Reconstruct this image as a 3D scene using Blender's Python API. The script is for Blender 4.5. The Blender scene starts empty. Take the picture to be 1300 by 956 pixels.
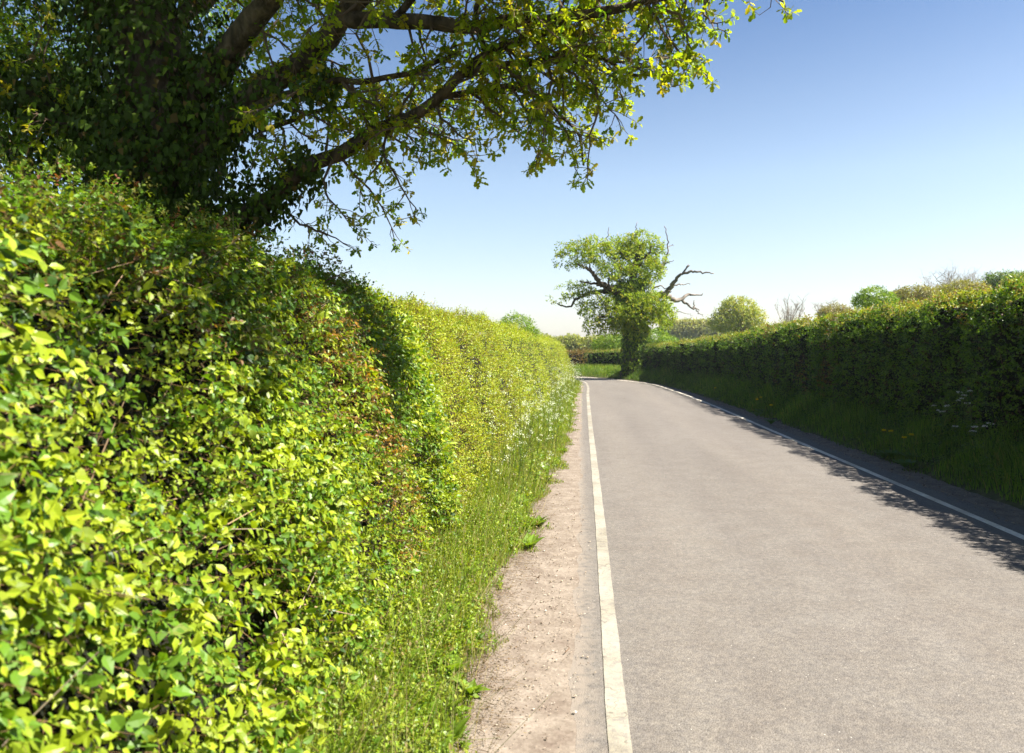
import bpy, math, random
import numpy as np
from mathutils import Vector

rad = math.radians
D = bpy.data
S = bpy.context.scene
COL = S.collection
EYE = 1.75
F = 1011.0                      # focal length in pixels of the 1300 px wide photograph
YAW = math.atan(85 / F)         # camera turned left of the road direction (+Y)
PITCH = math.atan(10 / F)

# ------------------------------------------------------------------ helpers
def norm(v):
    return v / np.maximum(np.linalg.norm(v, axis=-1, keepdims=True), 1e-9)

def P(px, py, d):
    """world point at distance Y=d that the photograph shows at (px, py)"""
    x, y = (px - 650) / F, -(py - 433) / F
    cp, sp = math.cos(PITCH), math.sin(PITCH)
    fy, fz = cp - y * sp, sp + y * cp
    cy, sy = math.cos(YAW), math.sin(YAW)
    wx, wy = x * cy - fy * sy, x * sy + fy * cy
    k = d / wy
    return np.array([wx * k, d, EYE + fz * k])

def to_px(p):
    p = np.atleast_2d(p)
    cy, sy = math.cos(YAW), math.sin(YAW)
    x = p[:, 0] * cy + p[:, 1] * sy
    f = -p[:, 0] * sy + p[:, 1] * cy
    z = p[:, 2] - EYE
    cp, sp = math.cos(PITCH), math.sin(PITCH)
    f2 = f * cp + z * sp
    z2 = -f * sp + z * cp
    f2 = np.where(f2 > .05, f2, .05)
    return 650 + F * x / f2, 433 - F * z2 / f2

def _h(ix, iy, iz, seed):
    h = (ix * 374761393 + iy * 668265263 + iz * 2147483647 + seed * 974634777) & 0xffffffff
    h = ((h ^ (h >> 13)) * 1274126177) & 0xffffffff
    h = ((h ^ (h >> 16)) * 2246822519) & 0xffffffff
    return ((h ^ (h >> 15)) & 0xffffff) / float(0xffffff)

def vnoise(p, seed=0):
    """value noise in -1..1"""
    p = np.asarray(p, float)
    i = np.floor(p).astype(np.int64); f = p - i
    f = f * f * (3 - 2 * f)
    r = 0
    for dx in (0, 1):
        for dy in (0, 1):
            for dz in (0, 1):
                w = (f[:, 0] if dx else 1 - f[:, 0]) * (f[:, 1] if dy else 1 - f[:, 1]) * (f[:, 2] if dz else 1 - f[:, 2])
                r = r + w * _h(i[:, 0] + dx, i[:, 1] + dy, i[:, 2] + dz, seed)
    return r * 2 - 1

def spline(pts, n):
    """Catmull-Rom through pts, resampled to n points by arc length"""
    p = np.array(pts, float)
    if len(p) == 2:
        t = np.linspace(0, 1, n)[:, None]
        return p[0] * (1 - t) + p[1] * t
    h = np.linalg.norm(np.diff(p, axis=0), axis=1)[:, None] + 1e-9
    sl = np.diff(p, axis=0) / h
    m = np.vstack([sl[:1], (sl[:-1] * h[1:] + sl[1:] * h[:-1]) / (h[:-1] + h[1:]), sl[-1:]])
    out = []
    for k in range(len(p) - 1):
        t = np.linspace(0, 1, 24, endpoint=False)[:, None]; a, b = p[k], p[k + 1]
        out.append((2 * t ** 3 - 3 * t ** 2 + 1) * a + (t ** 3 - 2 * t ** 2 + t) * h[k] * m[k] + (3 * t ** 2 - 2 * t ** 3) * b + (t ** 3 - t ** 2) * h[k] * m[k + 1])
    o = np.vstack(out + [p[-1:]])
    s = np.concatenate([[0], np.cumsum(np.linalg.norm(np.diff(o, axis=0), axis=1))])
    u = np.linspace(0, s[-1], n)
    return np.stack([np.interp(u, s, o[:, j]) for j in range(o.shape[1])], 1)

def link(name, me, mat, parent=None):
    o = D.objects.new(name, me)
    if mat is not None:
        me.materials.append(mat)
    COL.objects.link(o)
    if parent is not None:
        o.parent = parent
        o.matrix_parent_inverse = parent.matrix_world.inverted() if False else o.matrix_parent_inverse
        o.location = -Vector(parent.location)
    return o

def tag(o, label=None, cat=None, group=None, kind=None):
    if label: o['label'] = label
    if cat: o['category'] = cat
    if group: o['group'] = group
    if kind: o['kind'] = kind
    return o

def empty(name, loc, label, cat, group=None):
    o = D.objects.new(name, None); COL.objects.link(o)
    o.location = loc; o.empty_display_size = .2
    return tag(o, label, cat, group)

class MB:
    """collects vertices, polygons of any size and a colour per vertex"""
    def __init__(self):
        self.v, self.c, self.f, self.n, self.nv = [], [], [], [], 0
    def add(self, verts, faces, cols=None):
        """faces: list of int arrays (m, k)"""
        self.v.append(verts)
        if cols is None: cols = np.ones((len(verts), 3)) * .5
        self.c.append(cols)
        for fa in faces:
            self.f.append((fa + self.nv).ravel()); self.n.append(np.full(len(fa), fa.shape[1]))
        self.nv += len(verts)
    def build(self, name, mat, parent=None, smooth=False):
        v = np.vstack(self.v).astype(np.float32); f = np.concatenate(self.f).astype(np.int32)
        n = np.concatenate(self.n).astype(np.int32); c = np.vstack(self.c).astype(np.float32)
        me = D.meshes.new(name)
        me.vertices.add(len(v)); me.vertices.foreach_set('co', v.ravel())
        me.loops.add(len(f)); me.loops.foreach_set('vertex_index', f)
        me.polygons.add(len(n))
        st = np.concatenate([[0], np.cumsum(n)[:-1]]).astype(np.int32)
        me.polygons.foreach_set('loop_start', st)
        me.update(calc_edges=True)
        me.polygons.foreach_set('use_smooth', np.full(len(n), smooth))
        a = me.color_attributes.new('col', 'FLOAT_COLOR', 'POINT')
        a.data.foreach_set('color', np.hstack([c, np.ones((len(c), 1), np.float32)]).ravel())
        return link(name, me, mat, parent)

def tube(mb, pts, r0, r1, sides=6, col=None, rough=0, seed=0, taper=1.0):
    pts = np.asarray(pts, float); n = len(pts)
    t = np.gradient(pts, axis=0); t = norm(t)
    ref = np.array([0.13, .97, .2]) if abs(t[0, 1]) < .9 else np.array([1., 0, 0])
    a = norm(np.cross(t, ref)); b = np.cross(t, a)
    u = np.linspace(0, 1, n) ** taper
    r = r0 + (r1 - r0) * u
    ang = np.arange(sides) * 2 * math.pi / sides
    R = r[:, None] * np.ones(sides)[None]
    if rough:
        q = np.stack([np.repeat(np.arange(n) * .7, sides), np.tile(np.cos(ang) * 1.3, n), np.tile(np.sin(ang) * 1.3, n)], 1)
        R = R * (1 + rough * vnoise(q, seed).reshape(n, sides))
    v = pts[:, None] + R[..., None] * (np.cos(ang)[None, :, None] * a[:, None] + np.sin(ang)[None, :, None] * b[:, None])
    i = np.arange(n - 1)[:, None] * sides; j = np.arange(sides)[None]; j2 = (j + 1) % sides
    f = np.stack([i + j, i + j2, i + sides + j2, i + sides + j], -1).reshape(-1, 4)
    fs = [f]
    if sides > 3: fs.append((np.arange(sides) + (n - 1) * sides)[None])
    v = v.reshape(-1, 3)
    mb.add(v, fs, None if col is None else np.tile(col, (len(v), 1)))

def tubes3(mb, p0, p1, r, col):
    """many straight three-sided twigs at once"""
    n = len(p0)
    d = norm(p1 - p0); ref = np.where(np.abs(d[:, 2:3]) < .8, [[0, 0, 1.]], [[1., 0, 0]])
    a = norm(np.cross(d, ref)); b = np.cross(d, a)
    vs = []
    for e, q in ((p0, 1.), (p1, .35)):
        for k in range(3):
            an = k * 2.0944
            vs.append(e + (r * q)[:, None] * (math.cos(an) * a + math.sin(an) * b))
    v = np.stack(vs, 1).reshape(-1, 3)
    base = (np.arange(n) * 6)[:, None]
    f = np.vstack([base + np.array([[k, (k + 1) % 3, 3 + (k + 1) % 3, 3 + k]]) for k in range(3)])
    mb.add(v, [f], np.repeat(col, 6, axis=0))

# leaf templates: (x across, y along, z normal); faces
def _tpl(ys, ws, fold=.25, curl=.12):
    m = len(ys); v = [(0, y, -curl * y * y) for y in ys]
    L = []; R = []
    for y, w in zip(ys, ws):
        if w > 0:
            L.append(len(v)); v.append((-w, y, fold * w - curl * y * y))
            R.append(len(v)); v.append((w, y, fold * w - curl * y * y))
        else: L.append(None); R.append(None)
    q, t = [], []
    for k in range(m - 1):
        for sgn, A in ((1, L), (-1, R)):
            a, b = A[k], A[k + 1]
            if a is None: f = [k, k + 1, b]
            elif b is None: f = [k, k + 1, a]
            else: f = [k, k + 1, b, a]
            if sgn > 0: f = f[::-1]
            (q if len(f) == 4 else t).append(f)
    return np.array(v, float), [np.array(x) for x in (q, t) if x]

OVATE = _tpl([0, .22, .48, .76, 1], [0, .24, .28, .13, 0], .25, .22)
DIAMOND = _tpl([0, .45, 1], [0, .32, 0])
OAK = _tpl([0, .25, .38, .58, .70, .88, 1], [0, .16, .09, .27, .17, .20, 0], .2, .2)
HAW = _tpl([0, .3, .45, .75, 1], [0, .32, .2, .34, 0], .2, .1)
IVY = _tpl([0, .12, .35, .6, 1], [0, .42, .30, .22, 0], .12, .1)
QUAD = (np.array([(-.4, 0, .06), (0, .5, -.05), (.4, .1, .08), (0, 1, .0), (-.42, .6, .05), (.4, .65, .05)]),
        [np.array([[0, 1, 4], [1, 3, 4], [1, 2, 5], [1, 5, 3], [0, 2, 1]])])
QUAD = _tpl([0, .5, 1], [0, .42, 0], .2, .1)
UMBEL = (np.array([(-.5, -.5, 0), (.5, -.5, 0), (.5, .5, 0), (-.5, .5, 0)]), [np.array([[0, 1, 2, 3]])])

def leaves(mb, c, d, n, size, col, tpl):
    """c base points, d directions, n approximate normals, size lengths"""
    if len(c) == 0: return
    tv, tf = tpl
    d = norm(d); s = norm(np.cross(d, n)); n = np.cross(s, d)
    v = c[:, None] + size[:, None, None] * (tv[None, :, 0:1] * s[:, None] + tv[None, :, 1:2] * d[:, None] + tv[None, :, 2:3] * n[:, None])
    k = len(tv); base = (np.arange(len(c)) * k)[:, None]
    fs = [(base[:, :, None] + fa[None]).reshape(-1, fa.shape[1]) for fa in tf]
    mb.add(v.reshape(-1, 3), fs, np.repeat(col, k, axis=0))

def shoots(mb, twigs, rng, p0, dr, L, nl, size, col, tpl, out, spread=.9, gravity=.15, jit=.35, twr=.0015, twcol=(.12, .07, .03), tipcol=None, up=.55):
    """leafy shoots: nl leaves alternating along each; out = outward light direction"""
    n = len(p0)
    if n == 0: return
    dr = norm(dr)
    ref = norm(rng.normal(size=(n, 3)))
    a = norm(np.cross(dr, ref)); b = np.cross(dr, a)
    for j in range(nl):
        t = (j + .6) / nl
        keep = rng.random(n) < .93
        th = j * 2.4 + rng.normal(0, .35, n)
        base = p0 + dr * (L * t)[:, None] - np.array([0, 0, 1.]) * (gravity * L * t * t)[:, None]
        sd = np.cos(th)[:, None] * a + np.sin(th)[:, None] * b
        sp = spread * (1 - .45 * t)
        ld = norm(dr * (1 - sp * .6) + sd * sp - np.array([0, 0, gravity]) + rng.normal(0, .15, (n, 3)))
        nn = norm(out * (1 - up) + np.array([0, 0, up]) + rng.normal(0, jit, (n, 3)))
        sz = size * (1 - .35 * t * t) * rng.uniform(.65, 1.2, n)
        cc = col * rng.uniform(.75, 1.25, (n, 1))
        if tipcol is not None and j == nl - 1:
            cc = tipcol * rng.uniform(.7, 1.2, (n, 1))
        leaves(mb, base[keep], ld[keep], nn[keep], sz[keep], cc[keep], tpl)
    if twigs is not None:
        tubes3(twigs, p0 - dr * .04, p0 + dr * L[:, None] - np.array([0, 0, 1.]) * (gravity * L)[:, None], np.full(n, twr), np.tile(twcol, (n, 1)))

# ------------------------------------------------------------------ materials
def newmat(name):
    m = D.materials.new(name); m.use_nodes = True
    nt = m.node_tree; nt.nodes.clear()
    out = nt.nodes.new('ShaderNodeOutputMaterial')
    return m, nt, out

def N(nt, typ, **kw):
    n = nt.nodes.new(typ)
    for k, v in kw.items():
        if hasattr(n, k): setattr(n, k, v)
        else: n.inputs[k.replace('_', ' ')].default_value = v
    return n

def leaf_mat(name, trans=.38, rough=.45, tint=(1.25, 1.25, .5), spec=.35):
    m, nt, out = newmat(name)
    at = N(nt, 'ShaderNodeAttribute'); at.attribute_name = 'col'
    bs = N(nt, 'ShaderNodeBsdfPrincipled'); bs.inputs['Roughness'].default_value = rough
    bs.inputs['Specular IOR Level'].default_value = spec
    tr = N(nt, 'ShaderNodeBsdfTranslucent'); mx = N(nt, 'ShaderNodeMixShader'); mx.inputs[0].default_value = trans
    mu = N(nt, 'ShaderNodeVectorMath'); mu.operation = 'MULTIPLY'; mu.inputs[1].default_value = tint
    L = nt.links.new
    L(at.outputs['Color'], bs.inputs['Base Color']); L(at.outputs['Color'], mu.inputs[0]); L(mu.outputs[0], tr.inputs['Color'])
    L(bs.outputs[0], mx.inputs[1]); L(tr.outputs[0], mx.inputs[2]); L(mx.outputs[0], out.inputs[0])
    return m

def noisy(name, c1, c2, scale=8, rough=.9, bump=.0, bscale=40, detail=6, spec=.2, extra=None, stretch=(1, 1, 1), bdist=.01):
    m, nt, out = newmat(name); L = nt.links.new
    tc = N(nt, 'ShaderNodeTexCoord'); mp = N(nt, 'ShaderNodeMapping'); mp.inputs['Scale'].default_value = stretch
    L(tc.outputs['Object'], mp.inputs[0])
    no = N(nt, 'ShaderNodeTexNoise'); no.inputs['Scale'].default_value = scale; no.inputs['Detail'].default_value = detail
    cr = N(nt, 'ShaderNodeValToRGB'); cr.color_ramp.elements[0].position = .35; cr.color_ramp.elements[1].position = .65
    cr.color_ramp.elements[0].color = (*c1, 1); cr.color_ramp.elements[1].color = (*c2, 1)
    L(mp.outputs[0], no.inputs[0]); L(no.outputs[0], cr.inputs[0])
    bs = N(nt, 'ShaderNodeBsdfPrincipled'); bs.inputs['Roughness'].default_value = rough; bs.inputs['Specular IOR Level'].default_value = spec
    L(cr.outputs[0], bs.inputs['Base Color']); L(bs.outputs[0], out.inputs[0])
    if bump:
        n2 = N(nt, 'ShaderNodeTexNoise'); n2.inputs['Scale'].default_value = bscale; n2.inputs['Detail'].default_value = 8
        bp = N(nt, 'ShaderNodeBump'); bp.inputs['Strength'].default_value = bump; bp.inputs['Distance'].default_value = bdist
        L(mp.outputs[0], n2.inputs[0]); L(n2.outputs[0], bp.inputs['Height']); L(bp.outputs[0], bs.inputs['Normal'])
    return m

def asphalt_mat():
    m, nt, out = newmat('asphalt'); L = nt.links.new
    tc = N(nt, 'ShaderNodeTexCoord')
    def noise(sc, det=4, st=(1, 1, 1)):
        mp = N(nt, 'ShaderNodeMapping'); mp.inputs['Scale'].default_value = st
        L(tc.outputs['Object'], mp.inputs[0])
        n = N(nt, 'ShaderNodeTexNoise'); n.inputs['Scale'].default_value = sc; n.inputs['Detail'].default_value = det
        L(mp.outputs[0], n.inputs[0]); return n
    def ramp(src, a, b, ca, cb):
        r = N(nt, 'ShaderNodeValToRGB'); r.color_ramp.elements[0].position = a; r.color_ramp.elements[1].position = b
        r.color_ramp.elements[0].color = (*ca, 1); r.color_ramp.elements[1].color = (*cb, 1)
        L(src, r.inputs[0]); return r
    def mix(t, a, b, fac, facsrc=None):
        x = N(nt, 'ShaderNodeMix'); x.data_type = 'RGBA'; x.blend_type = t; x.inputs[0].default_value = fac
        if facsrc is not None: L(facsrc, x.inputs[0])
        L(a, x.inputs[6]); L(b, x.inputs[7]); return x.outputs[2]
    big = ramp(noise(.55, 5, (1, .25, 1)).outputs[0], .3, .7, (.140, .127, .114), (.160, .147, .134))
    # aggregate: stones of many greys and tans in darker binder
    vo = N(nt, 'ShaderNodeTexVoronoi'); vo.inputs['Scale'].default_value = 130; L(tc.outputs['Object'], vo.inputs[0])
    stone = ramp(vo.outputs['Color'], .1, .9, (.80, .78, .75), (1.2, 1.18, 1.14))
    gap = ramp(vo.outputs['Distance'], .35, .75, (1, 1, 1), (.66, .64, .62))
    c = mix('MULTIPLY', big.outputs[0], stone.outputs[0], 1)
    c = mix('MULTIPLY', c, gap.outputs[0], 1)
    c = mix('MULTIPLY', c, ramp(noise(.9, 6, (2.2, .22, 1)).outputs[0], .32, .68, (.93, .92, .93), (1.05, 1.05, 1.05)).outputs[0], 1)
    c = mix('MULTIPLY', c, ramp(noise(3.5, 8).outputs[0], .25, .7, (.9, .88, .87), (1.06, 1.07, 1.08)).outputs[0], 1)
    wv = N(nt, 'ShaderNodeMath'); wv.operation = 'MULTIPLY_ADD'; wv.inputs[1].default_value = 3.5; wv.inputs[2].default_value = -1.0
    sx0 = N(nt, 'ShaderNodeSeparateXYZ'); L(tc.outputs['Object'], sx0.inputs[0]); L(sx0.outputs[0], wv.inputs[0])
    sn = N(nt, 'ShaderNodeMath'); sn.operation = 'SINE'; L(wv.outputs[0], sn.inputs[0])
    c = mix('MULTIPLY', c, ramp(sn.outputs[0], .0, 1.0, (.975, .975, .98), (1.03, 1.025, 1.02)).outputs[0], 1)
    fine = ramp(noise(28, 6).outputs[0], .3, .7, (.82, .82, .84), (1.18, 1.16, 1.12))
    c = mix('MULTIPLY', c, fine.outputs[0], 1)
    # scattered pale grit
    v2 = N(nt, 'ShaderNodeTexVoronoi'); v2.inputs['Scale'].default_value = 14; L(tc.outputs['Object'], v2.inputs[0])
    sp = ramp(v2.outputs['Distance'], .035, .05, (1, 1, 1), (0, 0, 0))
    grit = N(nt, 'ShaderNodeRGB'); grit.outputs[0].default_value = (.5, .46, .4, 1)
    c = mix('MIX', c, grit.outputs[0], 0, sp.outputs[0])
    sx = N(nt, 'ShaderNodeSeparateXYZ'); L(tc.outputs['Object'], sx.inputs[0])
    mr = N(nt, 'ShaderNodeMapRange'); mr.inputs[1].default_value = .13; mr.inputs[2].default_value = -.05; L(sx.outputs[0], mr.inputs[0])
    dn = noise(16, 8); m15 = N(nt, 'ShaderNodeMath'); m15.operation = 'MULTIPLY_ADD'; m15.inputs[1].default_value = 1.6; m15.inputs[2].default_value = -1.0; L(mr.outputs[0], m15.inputs[0])
    mu = N(nt, 'ShaderNodeMath'); mu.operation = 'ADD'; mu.use_clamp = True; L(m15.outputs[0], mu.inputs[0])
    dr = N(nt, 'ShaderNodeMapRange'); dr.inputs[1].default_value = .30; dr.inputs[2].default_value = .56; L(dn.outputs[0], dr.inputs[0]); L(dr.outputs[0], mu.inputs[1])
    sand = N(nt, 'ShaderNodeRGB'); sand.outputs[0].default_value = (.185, .154, .126, 1)
    c = mix('MIX', c, sand.outputs[0], 0, mu.outputs[0])
    bs = N(nt, 'ShaderNodeBsdfPrincipled'); bs.inputs['Roughness'].default_value = .78; bs.inputs['Specular IOR Level'].default_value = .35
    L(c, bs.inputs['Base Color'])
    bp = N(nt, 'ShaderNodeBump'); bp.inputs['Strength'].default_value = .5; bp.inputs['Distance'].default_value = .004; bp.invert = True
    L(vo.outputs['Distance'], bp.inputs['Height']); L(bp.outputs[0], bs.inputs['Normal'])
    L(bs.outputs[0], out.inputs[0])
    return m

def dirt_mat():
    m, nt, out = newmat('sandy_dirt'); L = nt.links.new
    tc = N(nt, 'ShaderNodeTexCoord')
    n1 = N(nt, 'ShaderNodeTexNoise'); n1.inputs['Scale'].default_value = 5; n1.inputs['Detail'].default_value = 8; n1.inputs['Roughness'].default_value = .7
    L(tc.outputs['Object'], n1.inputs[0])
    r = N(nt, 'ShaderNodeValToRGB'); e = r.color_ramp.elements
    e[0].position = .3; e[0].color = (.13, .10, .08, 1); e[1].position = .68; e[1].color = (.24, .20, .165, 1)
    k = e.new(.5); k.color = (.18, .148, .12, 1)
    L(n1.outputs[0], r.inputs[0])
    vo = N(nt, 'ShaderNodeTexVoronoi'); vo.inputs['Scale'].default_value = 60; L(tc.outputs['Object'], vo.inputs[0])
    r2 = N(nt, 'ShaderNodeValToRGB'); r2.color_ramp.elements[0].color = (.82, .8, .78, 1); r2.color_ramp.elements[1].color = (1.16, 1.15, 1.14, 1)
    L(vo.outputs['Color'], r2.inputs[0])
    x = N(nt, 'ShaderNodeMix'); x.data_type = 'RGBA'; x.blend_type = 'MULTIPLY'; x.inputs[0].default_value = 1
    L(r.outputs[0], x.inputs[6]); L(r2.outputs[0], x.inputs[7])
    bs = N(nt, 'ShaderNodeBsdfPrincipled'); bs.inputs['Roughness'].default_value = .95; bs.inputs['Specular IOR Level'].default_value = .15
    L(x.outputs[2], bs.inputs['Base Color'])
    n2 = N(nt, 'ShaderNodeTexNoise'); n2.inputs['Scale'].default_value = 45; n2.inputs['Detail'].default_value = 8; L(tc.outputs['Object'], n2.inputs[0])
    bp = N(nt, 'ShaderNodeBump'); bp.inputs['Strength'].default_value = .45; bp.inputs['Distance'].default_value = .008
    L(n2.outputs[0], bp.inputs['Height']); L(bp.outputs[0], bs.inputs['Normal']); L(bs.outputs[0], out.inputs[0])
    return m

def paint_mat(k=1.):
    m, nt, out = newmat('worn_paint_light_toned'); L = nt.links.new
    tc = N(nt, 'ShaderNodeTexCoord')
    n1 = N(nt, 'ShaderNodeTexNoise'); n1.inputs['Scale'].default_value = 30; n1.inputs['Detail'].default_value = 8; n1.inputs['Roughness'].default_value = .75
    L(tc.outputs['Object'], n1.inputs[0])
    r = N(nt, 'ShaderNodeValToRGB'); e = r.color_ramp.elements
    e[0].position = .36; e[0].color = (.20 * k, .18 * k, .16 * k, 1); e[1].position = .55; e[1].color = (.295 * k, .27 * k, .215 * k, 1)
    L(n1.outputs[0], r.inputs[0])
    vc = N(nt, 'ShaderNodeTexVoronoi'); vc.feature = 'DISTANCE_TO_EDGE'; vc.inputs['Scale'].default_value = 5.5
    dn = N(nt, 'ShaderNodeTexNoise'); dn.inputs['Scale'].default_value = 9; L(tc.outputs['Object'], dn.inputs[0])
    va = N(nt, 'ShaderNodeVectorMath'); va.operation = 'MULTIPLY_ADD'; va.inputs[1].default_value = (.25, .25, 0); L(dn.outputs[1], va.inputs[0]); L(tc.outputs['Object'], va.inputs[2]); L(va.outputs[0], vc.inputs[0])
    rc = N(nt, 'ShaderNodeValToRGB'); rc.color_ramp.elements[0].position = .004; rc.color_ramp.elements[0].color = (.62, .6, .58, 1); rc.color_ramp.elements[1].position = .010; L(vc.outputs['Distance'], rc.inputs[0])
    big = N(nt, 'ShaderNodeTexNoise'); big.inputs['Scale'].default_value = 1.6; big.inputs['Detail'].default_value = 7; L(tc.outputs['Object'], big.inputs[0])
    rb_ = N(nt, 'ShaderNodeValToRGB'); rb_.color_ramp.elements[0].position = .38; rb_.color_ramp.elements[0].color = (.72, .69, .64, 1); rb_.color_ramp.elements[1].position = .6; L(big.outputs[0], rb_.inputs[0])
    def mul(a, b):
        x = N(nt, 'ShaderNodeMix'); x.data_type = 'RGBA'; x.blend_type = 'MULTIPLY'; x.inputs[0].default_value = 1; L(a, x.inputs[6]); L(b, x.inputs[7]); return x.outputs[2]
    pc = mul(mul(r.outputs[0], rc.outputs[0]), rb_.outputs[0])
    bs = N(nt, 'ShaderNodeBsdfPrincipled'); bs.inputs['Roughness'].default_value = .7
    L(pc, bs.inputs['Base Color'])
    n2 = N(nt, 'ShaderNodeTexNoise'); n2.inputs['Scale'].default_value = 160; L(tc.outputs['Object'], n2.inputs[0])
    bp = N(nt, 'ShaderNodeBump'); bp.inputs['Strength'].default_value = .4; bp.inputs['Distance'].default_value = .004
    L(n2.outputs[0], bp.inputs['Height']); L(bp.outputs[0], bs.inputs['Normal']); L(bs.outputs[0], out.inputs[0])
    return m

def vcol_mat(name, rough=.85, bump=.4):
    m, nt, out = newmat(name); L = nt.links.new
    at = N(nt, 'ShaderNodeAttribute'); at.attribute_name = 'col'
    bs = N(nt, 'ShaderNodeBsdfPrincipled'); bs.inputs['Roughness'].default_value = rough; bs.inputs['Specular IOR Level'].default_value = .2
    L(at.outputs['Color'], bs.inputs['Base Color']); L(bs.outputs[0], out.inputs[0])
    return m

M_leaf = leaf_mat('leaf', .40, .42, (1.35, 1.3, .35), .32)
M_ivy = leaf_mat('ivy_leaf', .2, .6, (1.3, 1.2, .4), .14)
M_oak = leaf_mat('oak_leaf', .58, .5, (1.5, 1.45, .35), .2)
M_crown = leaf_mat('far_oak_leaf', .44, .55, (1.4, 1.4, .35), .2)
M_grass = leaf_mat('grass_blade', .42, .5, (1.3, 1.25, .4))
M_twig = vcol_mat('twig_bark')
M_petal = leaf_mat('petal', .3, .7, (1, 1, 1))
M_bark = noisy('oak_bark', (.03, .022, .015), (.11, .08, .055), 7, .95, .9, 14, 8, stretch=(2.2, 2.2, .8), bdist=.05)
M_deadwood = noisy('grey_deadwood', (.10, .085, .07), (.26, .22, .19), 3, .9, .4, 10)
M_core = noisy('hedge_core_shade', (.005, .007, .003), (.010, .009, .005), 9, 1, .6, 20)  # near-black base colour stands in for deep shade between the leaves
M_asph = asphalt_mat(); M_dirt = dirt_mat(); M_paint_sun = paint_mat(.98); M_paint_shade = paint_mat(2.7)  # left line toned down for sun, right line paled to show in shade
M_soil = noisy('verge_soil', (.05, .06, .02), (.12, .11, .05), 6, .95, .5, 30)
M_field = noisy('field_grass', (.06, .10, .02), (.12, .15, .04), .35, .95, .3, 3)
M_stone = vcol_mat('stone_chip')

# ------------------------------------------------------------------ ground, road
def strip(name, left, right, z, mat, m=1, jl=0, jr=0, seed=0, kind='structure', zf=None):
    n = len(left); rng = np.random.default_rng(seed)
    u = np.linspace(0, 1, m + 1)
    v = left[:, None] * (1 - u[None, :, None]) + right[:, None] * u[None, :, None]
    if jl: v[:, 0, 0] += jl * (vnoise(np.stack([left[:, 1] * 2.3, left[:, 0], 0 * left[:, 0]], 1), seed) + .5 * vnoise(np.stack([left[:, 1] * 8, left[:, 0], 0 * left[:, 0]], 1), seed + 1))
    if jr: v[:, -1, 0] += jr * (vnoise(np.stack([right[:, 1] * 2.3, right[:, 0], 0 * right[:, 0]], 1), seed + 5) + .5 * vnoise(np.stack([right[:, 1] * 8, right[:, 0], 0 * right[:, 0]], 1), seed + 6))
    zz = np.full((n, m + 1), z) if zf is None else zf(v, u)
    v = np.concatenate([v, zz[..., None]], -1).reshape(-1, 3)
    i = np.arange(n - 1)[:, None] * (m + 1); j = np.arange(m)[None]
    f = np.stack([i + j, i + j + 1, i + m + 1 + j + 1, i + m + 1 + j], -1).reshape(-1, 4)
    mb = MB(); mb.add(v, [f])
    o = mb.build(name, mat, smooth=True)
    if kind: o['kind'] = kind
    return o

LL = [(.18, -15), (.18, 4), (.21, 8), (.25, 17), (.33, 30), (.40, 38), (.28, 42), (-.5, 46), (-3, 50), (-9, 54), (-26, 58)]
RL = [(4.08, -15), (4.08, 15), (4.08, 27), (3.92, 33.8), (3.4, 40.7), (2.2, 45), (0, 49.5), (-4, 54.0), (-10, 58), (-26, 62)]
NS = 900
ll, rl = spline(LL, NS), spline(RL, NS)
def offs(line, o):
    t = norm(np.gradient(line, axis=0)); return line + np.stack([t[:, 1], -t[:, 0]], 1) * o   # positive = right
def hill(x, y):
    r = np.clip((x - 9) / 60, 0, 1); r = r * r * (3 - 2 * r)
    f = np.clip((y - 5) / 60, 0, 1)
    return 9.0 * r * f + 2.5 * np.clip((y - 150) / 300, 0, 1) * np.clip((x + 100) / 100, 0, 1) * 0
def ground():
    def ax(lo, hi, fine_lo, fine_hi, st):
        a = list(np.arange(fine_lo, fine_hi, st)); x = fine_lo; s = st
        while x > lo: s *= 1.35; x -= s; a.insert(0, x)
        x = a[-1]; s = st
        while x < hi: s *= 1.35; x += s; a.append(x)
        return np.array(a)
    X = ax(-350, 350, -20, 90, 3.); Y = ax(-200, 480, -6, 150, 3.); print('ground', X.min(), X.max(), Y.min(), Y.max())
    gx, gy = np.meshgrid(X, Y)
    z = -.04 + hill(gx, gy)
    v = np.stack([gx, gy, z], -1).reshape(-1, 3)
    nx, ny = len(X), len(Y)
    i = np.arange(ny - 1)[:, None] * nx; j = np.arange(nx - 1)[None]
    f = np.stack([i + j, i + j + 1, i + nx + j + 1, i + nx + j], -1).reshape(-1, 4)
    mb = MB(); mb.add(v, [f]); o = mb.build('ground', M_field, smooth=True); o['kind'] = 'structure'
ground()
strip('dirt_shoulder', offs(ll, -1.6), offs(ll, .02), .002, M_dirt, 6, kind='structure',
      zf=lambda v, u: np.tile(.006 + .03 * (1 - u) , (len(v), 1)) + .008 * vnoise(np.concatenate([v * 2.7, 0 * v[..., :1]], -1).reshape(-1, 3), 3).reshape(v.shape[:2]) * (1 - u))
strip('dirt_edge', offs(rl, .1), offs(rl, 1.2), .002, M_dirt, 4)
strip('road', offs(ll, -.21), offs(rl, .30), .011, M_asph, 12, jl=.035, jr=.05, seed=4)
def line(name, pl, w, seed, mat):
    rng = np.random.default_rng(seed)
    n = 2600; p = spline(pl, n)
    o = strip(name, offs(p, -w / 2), offs(p, w / 2), .015, mat, 1, jl=.003, jr=.003, seed=seed)
    return o
line('edge_line', LL, .10, 11, M_paint_sun); line('edge_line', RL, .095, 15, M_paint_shade)

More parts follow.
